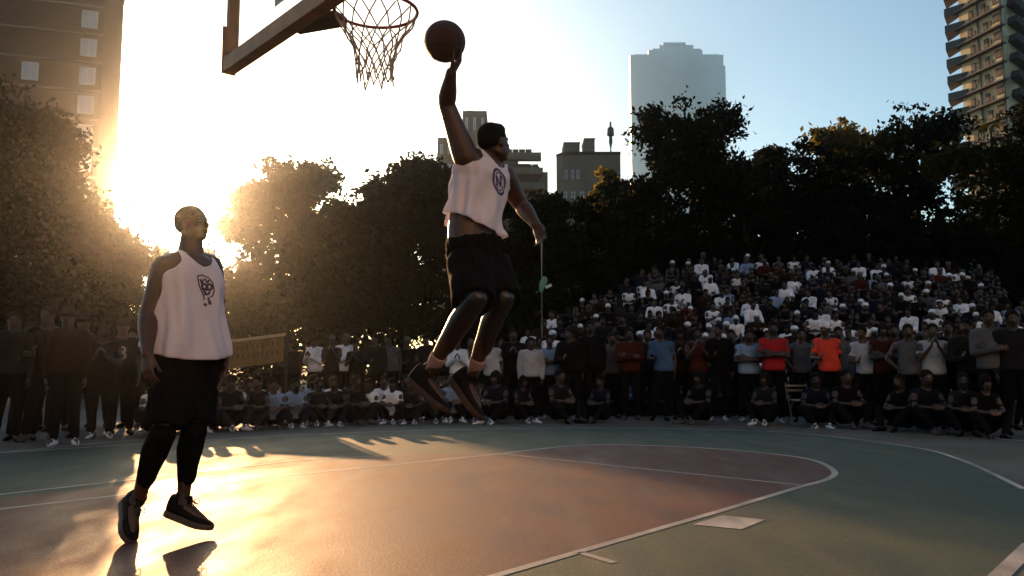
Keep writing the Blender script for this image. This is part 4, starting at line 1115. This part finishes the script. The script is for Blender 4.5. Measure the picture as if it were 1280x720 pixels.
M_num = mat('pale_number', (.30, .27, .24), rough=.8)
class _O: pass
oo = _O(); oo.data = t_.data
marks_on(oo, V((0, -.3, 1.24)), V((1, 0, 0)), V((0, 0, 1)), [(.028, ell(0, .045, .045, .04)), (.028, ell(0, -.045, .05, .045))], M_num, 'chest_number', t_)
# --- second rank standing behind (dark, nothing tells them apart)
g_dark = 'dark clad spectators in the second rank'
for px in range(628, 1290, 26):
    p = G(px+cg.uniform(-7, 7), edge_y(px)-cg.uniform(9, 13))
    if p.y > 60: continue
    person(cg.choice(('stand', 'fold', 'clap', 'shift', 'raise', 'shift')), (p.x, min(p.y, 20), 0), cg.uniform(-.5, .5), 'dark clad spectator standing in the second rank behind the court edge', g_dark,
           top=cg.choice(('black', 'black', 'charcoal', 'navy', 'brown')), topkind=cg.choice(('jacket', 't_shirt')), headw=cg.choice(('hair', 'hair', 'long_hair', 'cap')), headc=None, s=cg.uniform(.88, .97), skin=cg.randrange(3))
for px in range(10, 170, 30):
    p = G(px+cg.uniform(-7, 7), edge_y(px)-cg.uniform(12, 16))
    person(cg.choice(('stand', 'fold', 'clap', 'shift')), (p.x, p.y, 0), cg.uniform(-.5, .5), 'dark clad spectator in the shaded back rank on the left', 'dark clad spectators on the left',
           top=cg.choice(('black', 'charcoal', 'navy')), topkind='jacket', s=cg.uniform(.9, 1.02), skin=cg.randrange(3))
# --- standing well back, between the left group and the jumping player
for i, px in enumerate(range(352, 620, 20)):
    Y = cg.uniform(18.6, 20); x = X(px+cg.uniform(-6, 6), Y); top = cg.choice(('black', 'charcoal', 'charcoal', 'grey', 'white', 'brown'))
    pale = top in ('grey', 'white')
    person(cg.choice(('shift', 'fold', 'clap', 'phone')), (x, Y, 0), cg.uniform(-.4, .6), 'spectator in %s top standing behind the seated children' % ('pale' if pale else 'dark'),
           '%s topped spectators behind the children' % ('pale' if pale else 'dark'), top=top, topkind=cg.choice(('jacket', 't_shirt')), headw=cg.choice(('hair', 'cap', 'hair')), headc=None if cg.random() < .5 else 'grey', s=cg.uniform(.92, 1.02), skin=cg.randrange(3))
# --- children sitting on the ground at the edge
for rank, (dy, st, off) in enumerate(((1, 25, 0), (5, 27, 12))):
    for px in range(192+off, 610, st):
        p = G(px+cg.uniform(-6, 6), edge_y(px)-dy); top = cg.choice(('white', 'pale blue', 'charcoal', 'black', 'grey', 'white'))
        light = top in ('white', 'pale blue', 'grey'); rk = 'front' if rank == 0 else 'second'
        person('kid', (p.x, p.y, 0), -math.atan2(p.x, p.y)+cg.uniform(-.5, .5), 'child in %s top sitting in the %s row on the ground' % ('pale' if light else 'dark', rk),
               'children in %s tops in the %s row' % ('pale' if light else 'dark', rk), top=top, headw=cg.choice(('hair', 'hair', 'cap', 'long_hair')) , headc=None, shoes='white' if cg.random() < .75 else 'grey', legs=cg.choice(('black', 'charcoal', 'navy')), s=cg.uniform(.88, 1.0), skin=cg.randrange(3))
for px in (625, 655, 700, 755, 880, 955, 1020, 1062, 1130, 1160, 1205, 1232):
    p = G(px+cg.uniform(-5, 5), edge_y(px)+1.5)
    person('kid', (p.x, p.y, 0), -math.atan2(p.x, p.y)+cg.uniform(-.6, .6), 'dark dressed spectator sitting on the ground in front of the standing row', 'dark dressed spectators sitting on the ground on the right',
           top=cg.choice(('black', 'charcoal', 'navy')), headw=cg.choice(('hair', 'long_hair')), shoes=cg.choice(('white', 'grey', 'black')), s=cg.uniform(.95, 1.1), skin=cg.randrange(3))
# --- the stand
M_step = mat('stand_concrete', (.010, .010, .010), rough=.9, noise=(2, .3))
RISE, TREAD, Y0, NR = .285, .88, 17.4, 15
sx_ = X(960, 24); st_ = empty('concrete_stand', (sx_, Y0, 0)); tag(st_, 'dark stepped concrete stand packed with spectators on the right', 'stand')
def row_px(k): return (lerp(575, 838, (k/(NR-1))**1.12), lerp(1300, 1190, (k/(NR-1))**1.3))
for k in range(NR):
    Y = Y0+TREAD*k; a, b = row_px(k); xa, xb = X(a, Y)-.4, X(b, Y)+.4
    bm = bmesh.new(); box(bm, ((xa+xb)/2-sx_, Y+TREAD/2+.3-Y0, RISE*(k+1)/2), (xb-xa, TREAD-.004, RISE*(k+1))); finish('step', bm, M_step, st_)
seats = []
for k in range(NR):
    Y = Y0+TREAD*k+.3; a, b = row_px(k); x = X(a, Y)+.2; xe = X(b, Y)
    while x < xe:
        x += cg.uniform(.46, .62)
        if cg.random() < .06: x += .4; continue
        seats.append((k, x, Y+cg.uniform(.05, .35)))
n_ind = 300-len([o for o in COL.objects if o.parent is None and o.get('category') == 'person'])
blob = []
for i, (k, x, Y) in enumerate(seats):
    t = cg.random()
    top = 'white' if t < .19 else 'grey' if t < .29 else 'pale blue' if t < .31 else 'rust' if t < .34 else cg.choice(('black', 'charcoal', 'navy', 'brown', 'black'))
    cap = cg.random() < .32
    grp = {'white': 'white', 'grey': 'grey', 'pale blue': 'pale blue', 'rust': 'rust'}.get(top, 'dark')
    hn = 'white capped' if cap else 'bare headed'
    half = 'lower' if k < 4 else 'upper'
    hgt = RISE*k-.12+cg.uniform(-.08, .08)
    rz = -math.atan2(x-1, Y)+cg.uniform(-.5, .5); s_ = cg.uniform(.80, .97)
    kw = dict(top=top, topkind=cg.choice(('t_shirt', 'jacket')), legs=cg.choice(('black', 'charcoal', 'navy')), headw='cap' if cap else cg.choice(('hair', 'hair', 'long_hair')), headc=cg.choice(('white', 'grey', 'grey')) if cap else None,
              shoes=cg.choice(('white', 'black', 'black', 'grey')), s=s_, skin=cg.choice((0, 0, 1, 2, 2)))
    kind = cg.choice(('sit', 'sit', 'sit_fold'))
    if i < n_ind:
        if cap: kw['headc'] = 'white'
        person(kind, (x, Y, hgt), rz, '%s spectator in %s top seated in the %s rows of the stand' % (hn, grp, half), '%s spectators in %s tops, %s rows' % (hn, grp, half), **kw)
    else: blob.append((kind, (x, Y, hgt), rz, kw))
if blob:
    lowres = {}
    def low(me):
        if me.name not in lowres:
            o = bpy.data.objects.new('t', me); COL.objects.link(o); d = o.modifiers.new('d', 'DECIMATE'); d.ratio = .12
            m2 = evaluated_mesh(o, 'low'); bpy.data.objects.remove(o)
            v = np.empty(len(m2.vertices)*3, 'f'); m2.vertices.foreach_get('co', v)
            m2.calc_loop_triangles(); t = np.empty(len(m2.loop_triangles)*3, 'i'); m2.loop_triangles.foreach_get('vertices', t)
            lowres[me.name] = (v.reshape(-1, 3), t.reshape(-1, 3)); bpy.data.meshes.remove(m2)
        return lowres[me.name]
    mats = list(M_sk)+[M_hair]+list(CL.values()); mi = {m.name: i for i, m in enumerate(mats)}
    VV, TT, MM = [], [], []; off = 0
    for kind, loc, rz, kw in blob:
        K = KINDS[kind]; c_, s__ = math.cos(rz), math.sin(rz)
        for nm, m in (('body', M_sk[kw['skin']]), (kw['topkind'], CL[kw['top']]), ('trousers', CL[kw['legs']]), (kw['headw'], CL[kw['headc']] if kw['headc'] else M_hair)):
            v, t = low(K[nm]); v = v*kw['s']; w3 = np.stack([v[:, 0]*c_-v[:, 1]*s__+loc[0], v[:, 0]*s__+v[:, 1]*c_+loc[1], v[:, 2]+loc[2]], 1)
            VV.append(w3); TT.append(t+off); MM.append(np.full(len(t), mi[m.name])); off += len(v)
    VV = np.concatenate(VV); TT = np.concatenate(TT); MM = np.concatenate(MM)
    me = bpy.data.meshes.new('crowd'); me.vertices.add(len(VV)); me.vertices.foreach_set('co', VV.reshape(-1).astype('f'))
    me.loops.add(TT.size); me.loops.foreach_set('vertex_index', TT.reshape(-1).astype('i')); me.polygons.add(len(TT))
    me.polygons.foreach_set('loop_start', np.arange(0, TT.size, 3, dtype='i')); me.polygons.foreach_set('loop_total', np.full(len(TT), 3, dtype='i'))
    for m in mats: me.materials.append(m)
    me.polygons.foreach_set('material_index', MM.astype('i')); me.update(); me.validate()
    tag(link(bpy.data.objects.new('crowd', me)), 'packed crowd filling the highest rows of the stand under the trees', 'crowd', kind='stuff')
print('seated', len(seats), 'individual', n_ind, 'blob', len(blob))
# --- barrier with a faded row of letters behind the children
Yb = 17.0; xa, xb = X(283, Yb), X(358, Yb)
M_ban = mat('tan_canvas', (.13, .085, .035), rough=.9, noise=(6, .25)); M_let = mat('dark_letters', (.03, .02, .012), rough=.9)
bn = empty('banner', ((xa+xb)/2, Yb, 0)); tag(bn, 'tan canvas banner on two posts behind the seated children', 'banner')
zt0, zt1 = Zt(428, Yb), Zt(418, Yb); L_ = xb-xa
def slab(bm, x0, x1, y0, y1, za0, za1, zb0, zb1):
    vs = [bm.verts.new(p) for p in ((x0, y0, za0), (x1, y0, zb0), (x1, y0, zb1), (x0, y0, za1), (x0, y1, za0), (x1, y1, zb0), (x1, y1, zb1), (x0, y1, za1))]
    for f in ((0, 1, 2, 3), (7, 6, 5, 4), (0, 4, 5, 1), (3, 2, 6, 7), (0, 3, 7, 4), (1, 5, 6, 2)): bm.faces.new([vs[i] for i in f])
bm = bmesh.new(); slab(bm, -L_/2, L_/2, -.01, .01, zt0-.55, zt0-.03, zt1-.55, zt1-.03)
for rr in range(2):
    x = -L_/2+.08
    while x < L_/2-.1:
        w_ = cg.uniform(.04, .07); z = lerp(zt0, zt1, (x+L_/2)/L_)-.16-rr*.17
        box(bm, (x+w_/2, -.013, z), (w_*.3, .006, .09), mi=1); 
        if cg.random() < .6: box(bm, (x+w_*.7, -.0135, z+cg.choice((-.035, 0, .035))), (w_*.6, .0055, .02), mi=1)
        x += w_+.045
finish('canvas', bm, [M_ban, M_let], bn)
bm = bmesh.new(); slab(bm, -L_/2-.03, L_/2+.03, -.03, .03, zt0-.028, zt0+.03, zt1-.028, zt1+.03); finish('top_rail', bm, mat('pale_rail', (.30, .24, .16), rough=.6), bn)
for s_, zz in ((-1, zt0), (1, zt1)):
    bm = bmesh.new(); box(bm, (s_*L_/2+s_*.06, 0, zz/2), (.05, .05, zz)); finish('post', bm, M_bark, bn)

# --- slender pole with green cloth
p = P(677, 300, 21); z1_ = Zt(286, 21); z0_ = Zt(392, 21)
pl = empty('pole', (p.x, 21.0, 0)); tag(pl, 'slender pale pole with a green cloth tied on it left of the stand', 'pole')
M_pole = mat('pale_pole', (.20, .23, .22), rough=.5); M_grn = mat('green_cloth', (.10, .22, .17), rough=.9)
bm = bmesh.new(); tube(bm, [(0, 0, 0), (0, 0, z1_-.1), (-.05, 0, z1_)], [.028, .022, .02], 8); finish('shaft', bm, M_pole, pl)
zc = Zt(355, 21)
bm = bmesh.new(); ellipsoid(bm, (.06, -.03, zc+.08), (.09, .04, .12)); ellipsoid(bm, (-.01, -.05, zc-.06), (.06, .04, .18)); tube(bm, [(-.14, 0, zc-.22), (0, -.04, zc-.12), (.1, -.02, zc)], [.03, .05, .03], 8); remesh('cloth', bm, .02, M_grn, pl, 1)
bm = bmesh.new(); box(bm, (.17, -.05, zc-.06), (.16, .02, .07), rot=Matrix.Rotation(-.4, 3, 'Y')); finish('tag_card', bm, CL['white'], pl)
# --- folding chair at the court edge
p = G(1001, edge_y(1001)+1.5); ch = empty('folding_chair', (p.x, p.y, 0)); tag(ch, 'grey metal folding chair at the court edge in front of the grey shirt', 'chair')
M_al = mat('light_metal', (.10, .10, .10), rough=.4, metal=.3)
bm = bmesh.new(); box(bm, (0, 0, .44), (.36, .34, .025)); finish('seat', bm, M_al, ch)
bm = bmesh.new()
for z in (.60, .68): box(bm, (0, .20, z), (.34, .02, .035))
finish('backrest', bm, M_al, ch)
for q in (-1, 1):
    bm = bmesh.new(); tube(bm, [(q*.185, -.2, 0), (q*.185, .21, .72)], .010, 8); finish('leg', bm, M_al, ch)
    bm = bmesh.new(); tube(bm, [(q*.165, .2, 0), (q*.165, -.12, .43)], .010, 8); finish('leg', bm, M_al, ch)
